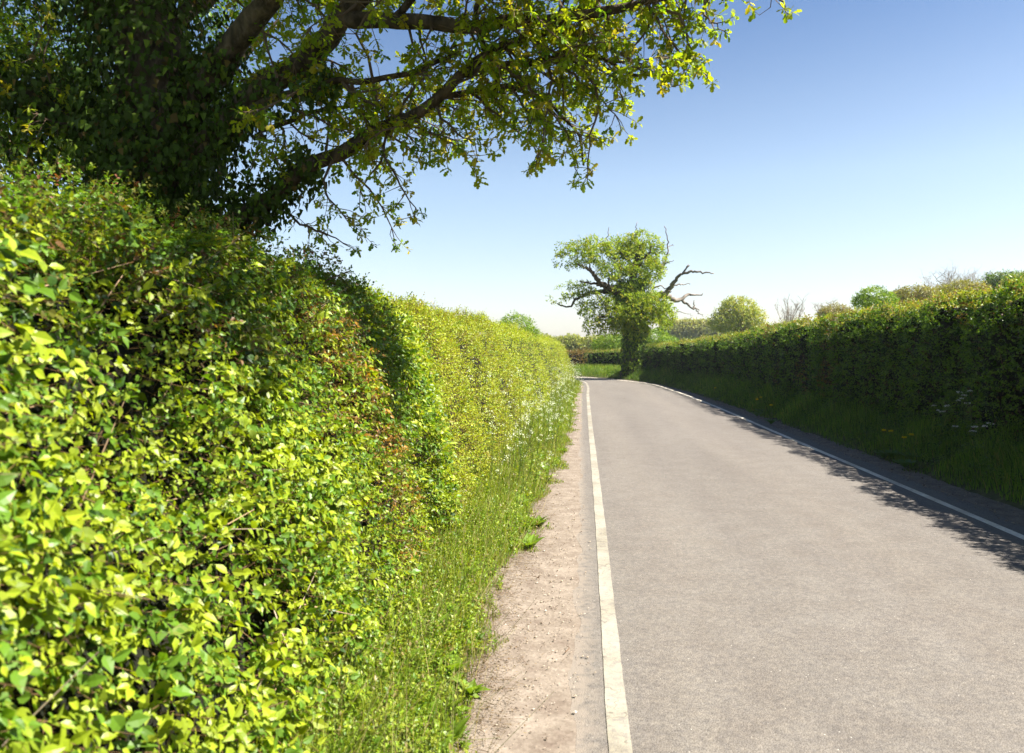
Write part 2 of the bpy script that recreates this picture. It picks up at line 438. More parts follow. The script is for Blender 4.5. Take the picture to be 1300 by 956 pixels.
# verge banks
LB = [(-.52, -15), (-.50, 4.2), (-.56, 5.6), (-.40, 7.2), (-.40, 9), (-.25, 12.7), (-.14, 17), (-.10, 23), (.08, 36), (.14, 39), (.08, 42.4), (-1.0, 46.9), (-3.4, 50.7), (-9.3, 54.8), (-26, 58.8)]
RB = [(4.72, -15), (4.74, 15), (4.62, 27), (4.35, 34), (3.75, 41.0), (2.55, 45.4), (.4, 50), (-3.6, 54.7), (-9.6, 58.8), (-26, 62.8)]
lb, rb = spline(LB, 500), spline(RB, 500)
def lbank(a): return .02 + .17 * np.clip(a / .8, 0, 1) ** 1.2
def rbank(a): return .02 + .42 * np.clip(a / 1.3, 0, 1)
strip('left_bank', offs(lb, -2.6), offs(lb, 0), 0, M_soil, 10, jr=.05, seed=21, zf=lambda v, u: np.tile(lbank((1 - u) * 2.6) - .03 * (u > .99), (len(v), 1)))
strip('right_bank', offs(rb, 0), offs(rb, 3.4), 0, M_soil, 12, jl=.06, seed=22, zf=lambda v, u: np.tile(rbank(u * 3.4) - .03 * (u < .01), (len(v), 1)))

# ------------------------------------------------------------------ hedges
class Hedge:
    """clipped hedge along a path; inward = the side away from the road (+1 right of the path, -1 left)"""
    def __init__(s, path, inward, H, lean, w, z0=.1, seed=0, lump=.10, rib=0):
        s.p = spline(path, 400); s.t = norm(np.gradient(s.p, axis=0)); s.inward = inward
        s.s = np.concatenate([[0], np.cumsum(np.linalg.norm(np.diff(s.p, axis=0), axis=1))])
        s.L = s.s[-1]; s.H = H; s.lean = lean; s.w = w; s.z0 = z0; s.seed = seed; s.lump = lump; s.rib = rib
        s.rnd = .10; s.rk = 1
    def at(s, a):
        p = np.stack([np.interp(a, s.s, s.p[:, k]) for k in (0, 1)], 1)
        t = norm(np.stack([np.interp(a, s.s, s.t[:, k]) for k in (0, 1)], 1))
        return p, np.stack([t[:, 1], -t[:, 0]], 1) * s.inward
    def surf(s, a, u, disp=True, shrink=0):
        """u 0..1 front face, 1..2 top, 2..3 back"""
        p, n2 = s.at(a)
        H = s.H(p[:, 1]) + .07 * vnoise(np.stack([a * 1.3, a * 0, a * 0], 1), s.seed + 9) + .04 * vnoise(np.stack([a * 4, a * 0, a * 0], 1), s.seed + 8)
        r = .16
        o = np.where(u < 1, s.lean * u ** 1.3, np.where(u < 2, s.lean + (s.w - s.lean) * (u - 1), s.w))
        z = np.where(u < 1, s.z0 + (H - s.z0) * u, np.where(u < 2, H, s.z0 + (H - s.z0) * (3 - u)))
        th = np.where(u < 1, .12 + np.clip((u - .86) / .14, 0, 1) * .75 * s.rk, np.where(u < 2, 1.57, 0))
        th = np.where((u >= 1) & (u < 1.15), 1.0 + .57 * (u - 1) / .15, th)
        no2 = np.where(u < 1.5, -1, 1) * np.cos(th)
        # round the top corner
        k = np.clip((u - .9) / .1, 0, 1) * (u < 1) + np.clip((1.12 - u) / .12, 0, 1) * (u >= 1)
        o = o + s.rnd * k * (u < 1) + s.rnd * k * (u >= 1); z = z - s.rnd * k ** 2
        nrm = np.concatenate([n2 * no2[:, None], np.sin(th)[:, None]], 1)
        pos = np.concatenate([p + n2 * o[:, None], z[:, None]], 1)
        d = s.lump * (vnoise(pos * 1.7, s.seed) + .6 * vnoise(pos * 4.2, s.seed + 1))
        if s.rib: d = d + s.rib * vnoise(np.stack([a * 2.1, a * 0, pos[:, 2] * .5], 1), s.seed + 2) * (u < 1)
        if disp: pos = pos + nrm * d[:, None]
        pos = pos - nrm * shrink
        return pos, nrm
    def core(s, parent, shrink=.2):  # added dark hull behind the leaves, stops light passing through the hedge
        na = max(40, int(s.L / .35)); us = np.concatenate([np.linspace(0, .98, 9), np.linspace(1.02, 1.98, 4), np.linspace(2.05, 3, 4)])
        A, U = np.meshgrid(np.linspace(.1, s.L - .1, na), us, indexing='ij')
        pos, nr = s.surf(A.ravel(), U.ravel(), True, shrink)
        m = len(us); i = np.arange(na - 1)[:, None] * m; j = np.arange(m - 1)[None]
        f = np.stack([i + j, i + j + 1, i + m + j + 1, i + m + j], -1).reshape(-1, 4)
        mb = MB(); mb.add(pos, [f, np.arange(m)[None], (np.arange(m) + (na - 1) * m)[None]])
        return mb.build('shade_core', M_core, parent, True)

def hcol(rng, n, *cols_w):
    cs = np.array([c for c, w in cols_w]); w = np.array([w for c, w in cols_w], float); w /= w.sum()
    return cs[rng.choice(len(cs), n, p=w)]

YG = (.25, .32, .016); MG = (.10, .19, .015); DG = (.035, .080, .010); BRN = (.18, .11, .025); RED = (.20, .07, .03); OLV = (.13, .13, .02)

# --- left hedge
HL = Hedge([(-1.04, -3), (-1.04, 4), (-1.08, 9), (-1.02, 16), (-.80, 26), (-.45, 36), (-.35, 42), (-1.3, 47.6), (-4, 52), (-10, 56.2), (-25, 60)], -1,
           lambda y: np.interp(y, [0, 3, 6, 9, 20, 35, 45], [2.36, 2.30, 2.17, 2.20, 2.27, 2.18, 2.05]), .70, 1.75, .03, 31, .115)
root = empty('hedge', (-1.6, 20, 0), 'sunlit yellow-green clipped hedge running along the sandy left side of the road', 'hedge')
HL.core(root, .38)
rng = np.random.default_rng(5)
def sample_path(h, rng, n, wfun, umax=1.9, topw=.35):
    aa = np.linspace(0, h.L, 2000); p, _ = h.at(aa); w = wfun(p[:, 1], aa); c = np.cumsum(w); c /= c[-1]
    a = np.interp(rng.random(n), c, aa)
    u = np.where(rng.random(n) < topw, rng.uniform(1, umax, n), rng.random(n))
    return a, u
fol, twg = MB(), MB()
def left_zone(n, y0, y1, k, size, nl, L, tpl, deep=.09):
    global fol, twg
    a, u = sample_path(HL, rng, n, lambda y, aa: ((y >= y0) & (y < y1) & (aa < 70)) * 1.0 / np.maximum(y, 1.5) ** k)
    pos, nr = HL.surf(a, u)
    e = rng.exponential(deep, n) - .03
    pos = pos - nr * e[:, None]
    y = pos[:, 1]; z = pos[:, 2]
    nz = vnoise(pos * 1.1, 77) + .5 * vnoise(pos * 3.1, 78)
    far = np.clip((y - 6.6 + 1.1 * nz) / 1.8 + .3, 0, 1)         # beyond: small yellow-green hawthorn
    base = hcol(rng, n, (YG, 3.4), (MG, 5), ((.20, .27, .018), 3), ((.29, .35, .02), 2.4), (DG, .5))
    f2 = hcol(rng, n, ((.32, .36, .025), 5), ((.25, .32, .02), 4), ((.28, .25, .03), 1.3), (MG, 1))
    col = np.where((far > rng.random(n))[:, None], f2, base)
    # brownish, dying patch in the middle and dark ivy-like leaves at the top
    br = (np.abs(y - 5.1 + .25 * (z - 1.2) + .45 * nz) < .45) & (z < 2.0) & (rng.random(n) < .48)
    col = np.where(br[:, None], hcol(rng, n, (BRN, 3), ((.30, .16, .02), 3), (OLV, 3), (RED, .3)), col)
    tp = (z > 1.85 + .25 * nz) & (y < 7) & (rng.random(n) < .6)
    col = np.where(tp[:, None], hcol(rng, n, (DG, 3), (MG, 4), (OLV, 1.5), ((.15, .08, .03), .7)), col)
    iv = (np.abs(y - 6.1 + .2 * nz) < .55) & (z > 1.15 + .3 * nz) & (rng.random(n) < .7)
    col = np.where(iv[:, None], hcol(rng, n, ((.13, .23, .015), 3), ((.09, .17, .012), 2)), col)
    sz = np.where(far > .5, .62, 1) * np.where(tp | br, .75, 1) * size
    dr = norm(nr * .9 + np.array([0, 0, .45]) + rng.normal(0, .45, (n, 3)))
    LL_ = L * rng.uniform(.5, 1.3, n)
    if y0 < 6:
        sp = (vnoise(pos * 1.4 + 7, 55) + .35 * rng.normal(size=n)) > .38
        ln = ~sp
        out = nr
        shoots(fol, twg, rng, pos[ln], dr[ln], LL_[ln], nl, sz[ln] * rng.uniform(.65, 1.2, ln.sum()), col[ln], tpl, out[ln], jit=.4, up=.25, gravity=.6)
        shoots(fol, twg, rng, pos[sp], dr[sp], LL_[sp] * .9, nl + 3, sz[sp] * .58, col[sp] * np.array([.95, .95, 1]), HAW, out[sp], jit=.5, up=.35)
    else:
        shoots(fol, twg if y0 < 12 else None, rng, pos, dr, LL_, nl, sz, col, tpl, nr * 1.0, jit=.45, up=.35)
left_zone(6600, .2, 4.0, .6, .060, 6, .16, OVATE)
left_zone(1500, .2, 4.5, .6, .058, 5, .13, OVATE, .3)
left_zone(8200, 3.6, 8.0, .6, .054, 6, .13, OVATE)
left_zone(3000, 3.6, 10.0, .6, .050, 5, .13, OVATE, .3)
left_zone(14000, 6.5, 16, .8, .050, 5, .13, HAW, .07)
left_zone(17000, 15, 62, 1.0, .072, 4, .16, DIAMOND, .06)
fol.build('foliage', M_leaf, root)
# straggling shoots standing above the clipped top
a, u = sample_path(HL, rng, 1500, lambda y, aa: (aa < 60) / np.maximum(y, 2) ** .7, 1.6, 1.0)
pos, nr = HL.surf(a, u); n = len(a)
m2 = MB()
dr = norm(np.array([0, 0, 1.]) + rng.normal(0, .35, (n, 3)))
far = pos[:, 1] > 7
shoots(m2, twg, rng, pos, dr, rng.uniform(.08, .3, n), 6, np.where(far, .028, .032), np.where(far[:, None], hcol(rng, n, ((.22, .24, .03), 3), ((.24, .17, .04), 1)), hcol(rng, n, (MG, 4), (OLV, 2), (RED, .6))), HAW, np.tile([0.5, 0, .8], (n, 1)))
m2.build('top_shoots', M_leaf, root)
# bare and cut twigs poking out of the face
n = 900
a, u = sample_path(HL, rng, n, lambda y, aa: (aa < 22) / np.maximum(y, 1.5) ** .8, 1.2, .1)
pos, nr = HL.surf(a, u * .95)
dr = norm(nr * .5 + rng.normal(0, .7, (n, 3)) + np.array([0, .2, .15]))
L_ = rng.uniform(.08, .32, n)
tubes3(twg, pos - nr * .07 - dr * .05, pos - nr * .05 + dr * L_[:, None], rng.uniform(.0015, .0042, n), hcol(rng, n, ((.30, .20, .12), 2), ((.16, .10, .06), 2), ((.36, .28, .2), 1)))
twg.build('twigs', M_twig, root)

# --- right hedge
HR = Hedge([(5.75, -4), (5.8, 10), (5.75, 20), (5.65, 30), (5.25, 38), (4.5, 44), (3.8, 49.5), (2.5, 54), (.45, 58)], 1,
           lambda y: np.interp(y, [0, 10, 16, 20, 25, 36, 48, 52, 60], [2.65, 2.60, 2.5, 2.44, 2.36, 2.12, 1.92, 1.62, 1.5]), .02, 1.9, .30, 51, .075, .15)
HR.rnd = .03; HR.rk = .3
root = empty('hedge', (6.5, 20, 0), 'tall dark shaded hedge along the right verge with a sunlit pinkish top', 'hedge')
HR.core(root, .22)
rng = np.random.default_rng(6)
fol, twg = MB(), MB()
def right_zone(n, y0, y1, k, size, nl, L, tpl, topw=.35):
    a, u = sample_path(HR, rng, n, lambda y, aa: ((y >= y0) & (y < y1)) * 1.0 / np.maximum(y, 5) ** k, 1.9, topw)
    pos, nr = HR.surf(a, u)
    pos = pos - nr * (rng.exponential(.07, n) - .03)[:, None]
    nz = vnoise(pos * .9, 17) + .5 * vnoise(pos * 2.7, 18)
    col = hcol(rng, n, (MG, 4), (DG, 3.5), ((.13, .21, .02), 2), ((.09, .06, .025), .4))
    brn = (nz < -.75) & (rng.random(n) < .5) & (u < 1)
    col = np.where(brn[:, None], hcol(rng, n, (BRN, 2), ((.13, .09, .04), 2)), col)
    top = u > 1.0
    col = np.where(top[:, None], hcol(rng, n, ((.24, .27, .03), 4), ((.26, .19, .07), 1.5), (MG, 2)), col)
    dr = norm(nr * .8 + np.array([0, 0, .4]) + rng.normal(0, .45, (n, 3)))
    shoots(fol, None, rng, pos, dr, L * rng.uniform(.5, 1.4, n), nl, np.full(n, size), col, tpl, nr, jit=.45, up=.35)
right_zone(19000, 5, 20, .6, .052, 5, .13, HAW)
right_zone(12000, 19, 59, .9, .075, 4, .18, DIAMOND)
right_zone(2500, -4, 6, .2, .08, 4, .18, DIAMOND)
fol.build('foliage', M_leaf, root)
n = 3600
a, u = sample_path(HR, rng, n, lambda y, aa: (y > 4) / np.maximum(y, 6) ** .6, 1.7, 1.0)
u = np.where(rng.random(n) < .5, rng.uniform(1.0, 1.12, n), u)
pos, nr = HR.surf(a, u); m2 = MB()
dr = norm(np.array([-.1, 0, 1.]) + rng.normal(0, .35, (n, 3)))
shoots(m2, twg, rng, pos, dr, rng.uniform(.05, .2, n), 5, np.full(n, .035), hcol(rng, n, ((.26, .28, .03), 4), ((.30, .20, .09), 1.6), (MG, 1)), HAW, np.tile([0.5, 0, .8], (n, 1)), twr=.002)
m2.build('top_shoots', M_leaf, root)
# grey stems showing low down in the face
n = 420
a, u = sample_path(HR, rng, n, lambda y, aa: (y > 5) / np.maximum(y, 6) ** .7, 1.2, 0)
u = u ** 1.5 * .8
pos, nr = HR.surf(a, u)
dr = norm(np.array([0, 0, 1.]) + rng.normal(0, .3, (n, 3)))
tubes3(twg, pos - nr * .05, pos - nr * .05 + dr * rng.uniform(.15, .6, n)[:, None], rng.uniform(.002, .006, n), hcol(rng, n, ((.16, .10, .07), 2), ((.22, .12, .08), 1)))
twg.build('twigs', M_twig, root)

# --- far hedge beyond the bend
def small_hedge(path, inward, H, w, seed, label, cols, n, size, name='hedge', grp=None, sprig=400, lump=.12, cat='hedge', lean=.2, core=.2):
    h = Hedge(path, inward, H, lean, w, .05, seed, lump, .05)
    mid = h.p[200]
    root = empty(name, (mid[0], mid[1], 0), label, cat, grp)
    h.core(root, core)
    rng = np.random.default_rng(seed); fol = MB()
    a, u = sample_path(h, rng, n, lambda y, aa: 1 + 0 * y, 2.4, .4)
    pos, nr = h.surf(a, u); pos = pos - nr * (rng.exponential(.07, n) - .04)[:, None]
    dr = norm(nr * .8 + np.array([0, 0, .5]) + rng.normal(0, .5, (n, 3)))
    shoots(fol, None, rng, pos, dr, size * 2.2 * rng.uniform(.5, 1.4, n), 4, np.full(n, size), hcol(rng, n, *cols), DIAMOND, nr, jit=.5)
    a, u = sample_path(h, rng, sprig, lambda y, aa: 1 + 0 * y, 1.9, 1.0)
    pos, nr = h.surf(a, u)
    dr = norm(np.array([0, 0, 1.]) + rng.normal(0, .4, (sprig, 3)))
    tw = MB()
    shoots(fol, tw, rng, pos, dr, rng.uniform(2, 7, sprig) * size, 5, np.full(sprig, size * .8), hcol(rng, sprig, *cols), DIAMOND, nr, twr=.004)
    fol.build('foliage', M_leaf, root); tw.build('twigs', M_twig, root)
    return root
small_hedge([(-7.5, 70), (-3.5, 67.5), (.2, 66.5), (3, 68)], -1, lambda y: 1.45 + 0 * y, 1.3, 71,
            'short russet brown hedge across the end of the lane, left of the dark hedge', [(BRN, 3), ((.2, .13, .04), 3), (OLV, 2)], 3200, .10)
small_hedge([(8.6, 35), (8.4, 30), (8.2, 27.2), (8.7, 24.0), (9.2, 22.2), (10.0, 18.0), (11.5, 13)], -1,
            lambda y: np.interp(y, [13, 18, 20, 22.6, 23.7, 26.6, 33, 36], [2.7, 2.85, 3.0, 3.15, 3.0, 2.6, 2.4, 2.3]), 2.2, 73,
            'unclipped sunlit scrub thicket rising just behind the tall right hedge', [((.22, .22, .03), 4), ((.27, .18, .08), 3), ((.30, .20, .12), 1.5), (MG, 1)], 8000, .06, 'thicket', None, 3000, .22, 'thicket', .5, .4)

# ------------------------------------------------------------------ grass and weeds
def blades(mb, rng, base, h, w, lean, col):
    """tapered bent blades: two quads' worth of geometry each"""
    n = len(base); az = rng.uniform(0, 2 * math.pi, n)
    ld = np.stack([np.cos(az), np.sin(az), 0 * az], 1) + lean
    th = rng.uniform(0, math.pi, n); sd = np.stack([np.cos(th), np.sin(th), 0 * th], 1)
    k = rng.uniform(.1, .6, n)
    up = np.array([0, 0, 1.])
    m1 = base + up * (h * .5)[:, None] + ld * (h * k * .2)[:, None]
    m2 = base + up * (h * .85)[:, None] + ld * (h * k * .5)[:, None]
    tip = base + up * (h * (1 - k * .25))[:, None] + ld * (h * k)[:, None]
    hw = (w / 2)[:, None]
    v = np.stack([base - sd * hw, base + sd * hw, m1 - sd * hw * .9, m1 + sd * hw * .9, m2 - sd * hw * .6, m2 + sd * hw * .6, tip], 1).reshape(-1, 3)
    b = (np.arange(n) * 7)[:, None]
    mb.add(v, [np.vstack([b + [[0, 1, 3, 2]], b + [[2, 3, 5, 4]]]), b + [[4, 5, 6]]], np.repeat(col, 7, axis=0))

def verge(line, side, width, n, rng, yk, hfun, bank, edge=.0, wmul=1.0, ymin=2.5, ymax=62):
    s = np.arange(len(line)); w = ((line[:, 1] > ymin) & (line[:, 1] < ymax)) / np.maximum(line[:, 1], 3) ** yk
    c = np.cumsum(w); c /= c[-1]
    i = np.interp(rng.random(n), c, s)
    p = np.stack([np.interp(i, s, line[:, k]) for k in (0, 1)], 1)
    t = norm(np.gradient(line, axis=0)); tt = np.stack([np.interp(i, s, t[:, k]) for k in (0, 1)], 1)
    a = rng.random(n) ** .9 * width
    nz = vnoise(np.concatenate([p * 2.2, 0 * p[:, :1]], 1), 91) + .6 * vnoise(np.concatenate([p * 7, 0 * p[:, :1]], 1), 92)
    a2 = a + edge * nz
    q = p + np.stack([tt[:, 1], -tt[:, 0]], 1) * (side * a2)[:, None]
    z = bank(np.maximum(a2, 0))
    return np.concatenate([q, z[:, None] - .01], 1), a, nz

rng = np.random.default_rng(8)
g = MB()
for (n, yk, y0, y1, wm) in ((19000, 1.0, 2.3, 10, 1), (26000, 1.2, 9, 50, 2.0)):
    b, a, nz = verge(lb, -1, .75, n, rng, yk, None, lbank, .15, ymin=y0, ymax=y1)
    tf = vnoise(b * 3.3, 66)
    h = (1 + .7 * tf) * (.035 + .13 * np.clip(a / .5, 0, 1)) * (1 + .5 * nz) * rng.uniform(.5, 1.3, n)
    h = np.maximum(h, .025)
    blades(g, rng, b, h, rng.uniform(.003, .007, n) * wm, np.array([.15, 0, 0]), hcol(rng, n, ((.17, .25, .02), 4), ((.24, .28, .03), 3), ((.30, .27, .10), 1.3), (MG, 1.5)))
b, a, nz = verge(lb, -1, .8, 2600, rng, .9, None, lbank, .08, ymin=2.5, ymax=30)
blades(g, rng, b, rng.uniform(.15, .4, 2600) * (.35 + .8 * a), rng.uniform(.004, .007, 2600), np.array([.35, -.1, 0]), hcol(rng, 2600, ((.22, .29, .03), 3), ((.34, .30, .12), 1)))
for _ in range(70):
    b, a, nz = verge(lb, -1, .6, 1, rng, .9, None, lbank, .05, ymin=2.8, ymax=16)
    q = rng.integers(6, 11); an = rng.uniform(0, 6.28, q)
    leaves(g, np.repeat(b, q, 0), np.stack([np.cos(an), np.sin(an), rng.uniform(.5, 1.6, q)], 1), np.tile([0, 0, 1.], (q, 1)), rng.uniform(.08, .19, q), np.tile([.15, .24, .02], (q, 1)) * rng.uniform(.8, 1.25, (q, 1)), OVATE)
tag(g.build('grass', M_grass), 'bright green grass on the sunny bank under the left hedge', 'grass', kind='stuff')
g = MB()
for (n, yk, y0, y1, wm) in ((30000, 1.0, 5, 20, 1.3), (30000, 1.1, 19, 60, 2.4)):
    b, a, nz = verge(rb, 1, 1.25, n, rng, yk, None, rbank, .12, ymin=y0, ymax=y1)
    tf = vnoise(b * 2.6, 67)
    h = (1 + .6 * tf) * (.06 + .20 * np.clip(a / .6, 0, 1)) * (1 + .6 * nz) * rng.uniform(.5, 1.35, n)
    h = np.maximum(h, .03)
    blades(g, rng, b, h, rng.uniform(.004, .008, n) * wm, np.array([-.15, 0, 0]), hcol(rng, n, ((.12, .22, .025), 4), ((.17, .27, .035), 2), ((.26, .26, .08), .6), (DG, 1.3)) * (1 + .35 * nz[:, None]))
n = 16000   # the lit verge round the outside of the bend
i = rng.uniform(330, 480, n); s_ = np.arange(500)
p = np.stack([np.interp(i, s_, rb[:, k]) for k in (0, 1)], 1); t = norm(np.gradient(rb, axis=0)); tt = np.stack([np.interp(i, s_, t[:, k]) for k in (0, 1)], 1)
a = rng.random(n) * 7
q = p + np.stack([tt[:, 1], -tt[:, 0]], 1) * a[:, None]
b = np.concatenate([q, np.where(a < 3.4, rbank(a), 0.42 * 0)[:, None]], 1)
blades(g, rng, b, rng.uniform(.12, .4, n), rng.uniform(.012, .02, n), np.zeros(3), hcol(rng, n, ((.14, .22, .02), 4), ((.2, .25, .03), 3)))
tag(g.build('grass', M_grass), 'long dark green grass on the shaded bank under the right hedge', 'grass', kind='stuff')

# low weeds: nettle-like and cleaver-like leafy stems
w = MB(); tw = MB()
for (n, y0, y1, sz, nl) in ((9500, 2.4, 9, .031, 8), (6000, 8, 40, .045, 5)):
    b, a, nz = verge(lb, -1, .8, n, rng, .9, None, lbank, .1, ymin=y0, ymax=y1)
    a_ok = ((a > .12) | (rng.random(n) < .15)) & (vnoise(b * 2.4, 68) > -.28 + .5 * rng.normal(size=n) * .4); b = b[a_ok]; a = a[a_ok]; k = len(b)
    shoots(w, tw, rng, b, norm(np.array([.15, 0, 1.]) + rng.normal(0, .25, (k, 3))), (.05 + .22 * a) * rng.uniform(.4, 1.6, k), nl, sz * rng.uniform(.5, 1.35, k),
           hcol(rng, k, ((.19, .28, .02), 4), ((.25, .29, .03), 3), (MG, 1.6), ((.24, .19, .07), .7)), OVATE, np.tile([.4, 0, .8], (k, 1)), gravity=.05, twcol=(.15, .18, .03), up=.7)
o = w.build('weeds', M_leaf); tag(o, 'low leafy nettles and cleavers at the foot of the left hedge', 'weeds', kind='stuff')
# dry thin stalks among them
n = 1100
b, a, nz = verge(lb, -1, .8, n, rng, .8, None, lbank, .05, ymin=2.4, ymax=14)
dr = norm(np.array([.25, 0, 1.]) + rng.normal(0, .35, (n, 3)))
tubes3(tw, b, b + dr * rng.uniform(.2, .55, n)[:, None], rng.uniform(.001, .0018, n), hcol(rng, n, ((.30, .24, .10), 2), ((.2, .22, .06), 1)))
o = tw.build('stalks', M_twig); tag(o, 'thin dry grass stalks among the weeds on the left bank', 'grass stalks', kind='stuff')
w = MB()
for (n, y0, y1, sz) in ((2600, 6, 20, .05), (2200, 18, 50, .08)):
    b, a, nz = verge(rb, 1, 1.3, n, rng, .9, None, rbank, .1, ymin=y0, ymax=y1)
    a_ok = a > .25; b = b[a_ok]; a = a[a_ok]; k = len(b)
    shoots(w, None, rng, b, norm(np.array([-.2, 0, 1.]) + rng.normal(0, .25, (k, 3))), (.08 + .3 * a) * rng.uniform(.6, 1.3, k), 6, np.full(k, sz),
           hcol(rng, k, ((.11, .21, .02), 4), ((.15, .23, .03), 2), (DG, 1.5)), OVATE, np.tile([-.3, 0, .8], (k, 1)), gravity=.05, up=.6)
o = w.build('weeds', M_leaf); tag(o, 'dark leafy weeds growing up against the shaded right hedge', 'weeds', kind='stuff')

# cow parsley
def parsley_mesh(rng, h):
    st, fl, lf = MB(), MB(), MB()
    top = np.array([rng.normal(0, .06), rng.normal(0, .06), h])
    heads = []
    main = spline([(0, 0, 0), top * .5 + rng.normal(0, .02, 3), top * .8], 6)
    tube(st, main, .004, .003, 4, (.12, .17, .04))
    for k in range(rng.integers(4, 7)):
        b = main[rng.integers(2, 6)]
        e = np.array([rng.normal(0, .13), rng.normal(0, .13), h * rng.uniform(.8, 1.05)])
        tube(st, spline([b, (b + e) / 2 + [0, 0, .02], e], 5), .003, .0015, 3, (.12, .17, .04)); heads.append(e)
    fls = []
    for e in heads:
        fl = MB(); fls.append(fl)
        m = rng.integers(9, 14); R = rng.uniform(.03, .05)
        for _ in range(m):
            an = rng.uniform(0, 6.28); r = R * math.sqrt(rng.random()); c = e + [r * math.cos(an), r * math.sin(an), .022 - r * r * 6]
            tube(st, np.array([e - [0, 0, .02], c]), .0008, .0006, 3, (.14, .2, .05))
            q = 7
            cc = c + rng.normal(0, .0045, (q, 3)); d = rng.normal(size=(q, 3)) * [1, 1, .3]
            leaves(fl, cc, d, np.tile([0, 0, 1.], (q, 1)) + rng.normal(0, .3, (q, 3)), rng.uniform(.005, .009, q), np.tile([.78, .78, .70], (q, 1)), UMBEL)
    lfs = []
    for _ in range(5):
        lf = MB(); lfs.append(lf); q = 2
        b = np.repeat(main[rng.integers(0, 4, 1)], 2, 0); d = norm(rng.normal(size=(1, 3)) * [1, 1, .3] + [0, 0, .3] + rng.normal(0, .2, (2, 3)))
        shoots(lf, None, rng, b, d, np.full(q, .16), 9, np.full(q, .045), np.tile([.09, .16, .03], (q, 1)), HAW, np.tile([0, 0, 1.], (q, 1)), gravity=.2)
    return st, fls, lfs
rng = np.random.default_rng(14)
# the white froth of flowers along the far foot of the left hedge
fl, st = MB(), MB()
n = 210
b, a, nz = verge(lb, -1, .7, n, rng, .45, None, lbank, .06, ymin=8.5, ymax=46)
hh = rng.uniform(.25, .6, n) + 1.3 * a * rng.random(n)
for k in range(n):
    e = b[k] + [rng.normal(.06, .05), rng.normal(0, .05), hh[k]]
    tube(st, np.array([b[k], (b[k] + e) / 2 + [.02, 0, 0], e]), .004, .002, 3, (.14, .2, .05))
    for _ in range(rng.integers(2, 5)):
        c0 = e + rng.normal(0, .09, 3) * [1, 1, 1.]; q = 11; r = .03 * np.sqrt(rng.random(q)); an = rng.uniform(0, 6.28, q)
        cc = c0 + np.stack([r * np.cos(an), r * np.sin(an), rng.normal(0, .014, q)], 1)
        leaves(fl, cc, rng.normal(size=(q, 3)) * [1, 1, .4], norm(rng.normal(size=(q, 3)) + [.3, -.2, .4]), rng.uniform(.007, .013, q), np.tile([.60, .64, .42], (q, 1)), UMBEL)
o = fl.build('cow_parsley', M_petal); tag(o, 'white frothy cow parsley flowers along the far foot of the left hedge', 'cow parsley', kind='stuff')
st.build('stems', M_grass, o)

# single cow parsley plants on the right bank
def ground_hit(px, py, z):
    a = P(px, py, 10.); c = np.array([0, 0, EYE]); d = a - c
    k = (z - EYE) / d[2]; return c + d * k
cp_spots = [(947, 492, .62, 'farthest of the cow parsley clumps on the shaded right bank', .34), (964, 492, .6, 'cow parsley beside the farthest clump on the right bank', .34),
            (1192, 560, .55, 'cow parsley with sparse white heads in the middle of the right bank', .38), (1228, 572, .8, 'tallest cow parsley on the right bank, near the right edge of the photo', .38),
            (1246, 590, .5, 'short white cow parsley nearest the camera on the right bank', .36)]
for (px, py, h, lab, z) in cp_spots:
    g0 = ground_hit(px, py, z)
    r_ = empty('cow_parsley', (g0[0], g0[1], z - .03), lab, 'wildflower', 'cow parsley on the right bank')
    a, f, l = parsley_mesh(rng, h)
    for mb_, nm, mt in [(a, 'stem', M_grass)] + [(x, 'flower_head', M_petal) for x in f] + [(x, 'leaf_spray', M_leaf) for x in l]:
        o = mb_.build(nm, mt); o.parent = r_
# dandelions
dand = [(908, 497, 'dandelion farthest along the right bank'), (961, 513, 'dandelion just left of a pair on the far right bank'), (966, 510, 'upper dandelion of the far pair on the right bank'), (979, 521, 'single dandelion low on the right bank, right of the far pair'),
        (1122, 556, 'leftmost yellow dandelion of the near four on the right bank'), (1131, 557, 'second dandelion from the left of the near four on the right bank'), (1148, 566, 'lowest dandelion of the near four on the right bank'), (1157, 562, 'rightmost dandelion of the near four on the right bank')]
for (px, py, lab) in dand:
    g0 = ground_hit(px, py, .35); hh = .14
    xr = np.interp(g0[1], rb[:, 1], rb[:, 0])
    z = float(rbank(max(g0[0] - xr, .05)))
    r_ = empty('dandelion', (g0[0], g0[1], z), 'yellow ' + lab if 'yellow' not in lab else lab, 'wildflower', 'dandelions on the right bank')
    hh = .40 - z + .06
    a = MB(); tube(a, np.array([(0, 0, 0), (.01, .0, hh * .5), (.0, .0, hh)]), .0035, .003, 5, (.16, .2, .06)); o = a.build('stem', M_grass); o.parent = r_
    f = MB(); q = 60; an = rng.uniform(0, 6.28, q); d = np.stack([np.cos(an), np.sin(an), rng.uniform(.1, 1.2, q)], 1)
    leaves(f, np.tile([0, 0, hh], (q, 1)) * 1.0, d, np.tile([0, 0, 1.], (q, 1)), np.full(q, .044), np.tile([.85, .66, .01], (q, 1)), DIAMOND)
    o = f.build('flower', M_petal); o.parent = r_
    f = MB(); q = 8; an = np.arange(q) * .785; d = np.stack([np.cos(an), np.sin(an), .9 + 0 * an], 1)
    leaves(f, np.zeros((q, 3)), d, np.tile([0, 0, 1.], (q, 1)), np.full(q, .2), np.tile([.08, .15, .03], (q, 1)), OAK)
    o = f.build('leaf_rosette', M_leaf); o.parent = r_

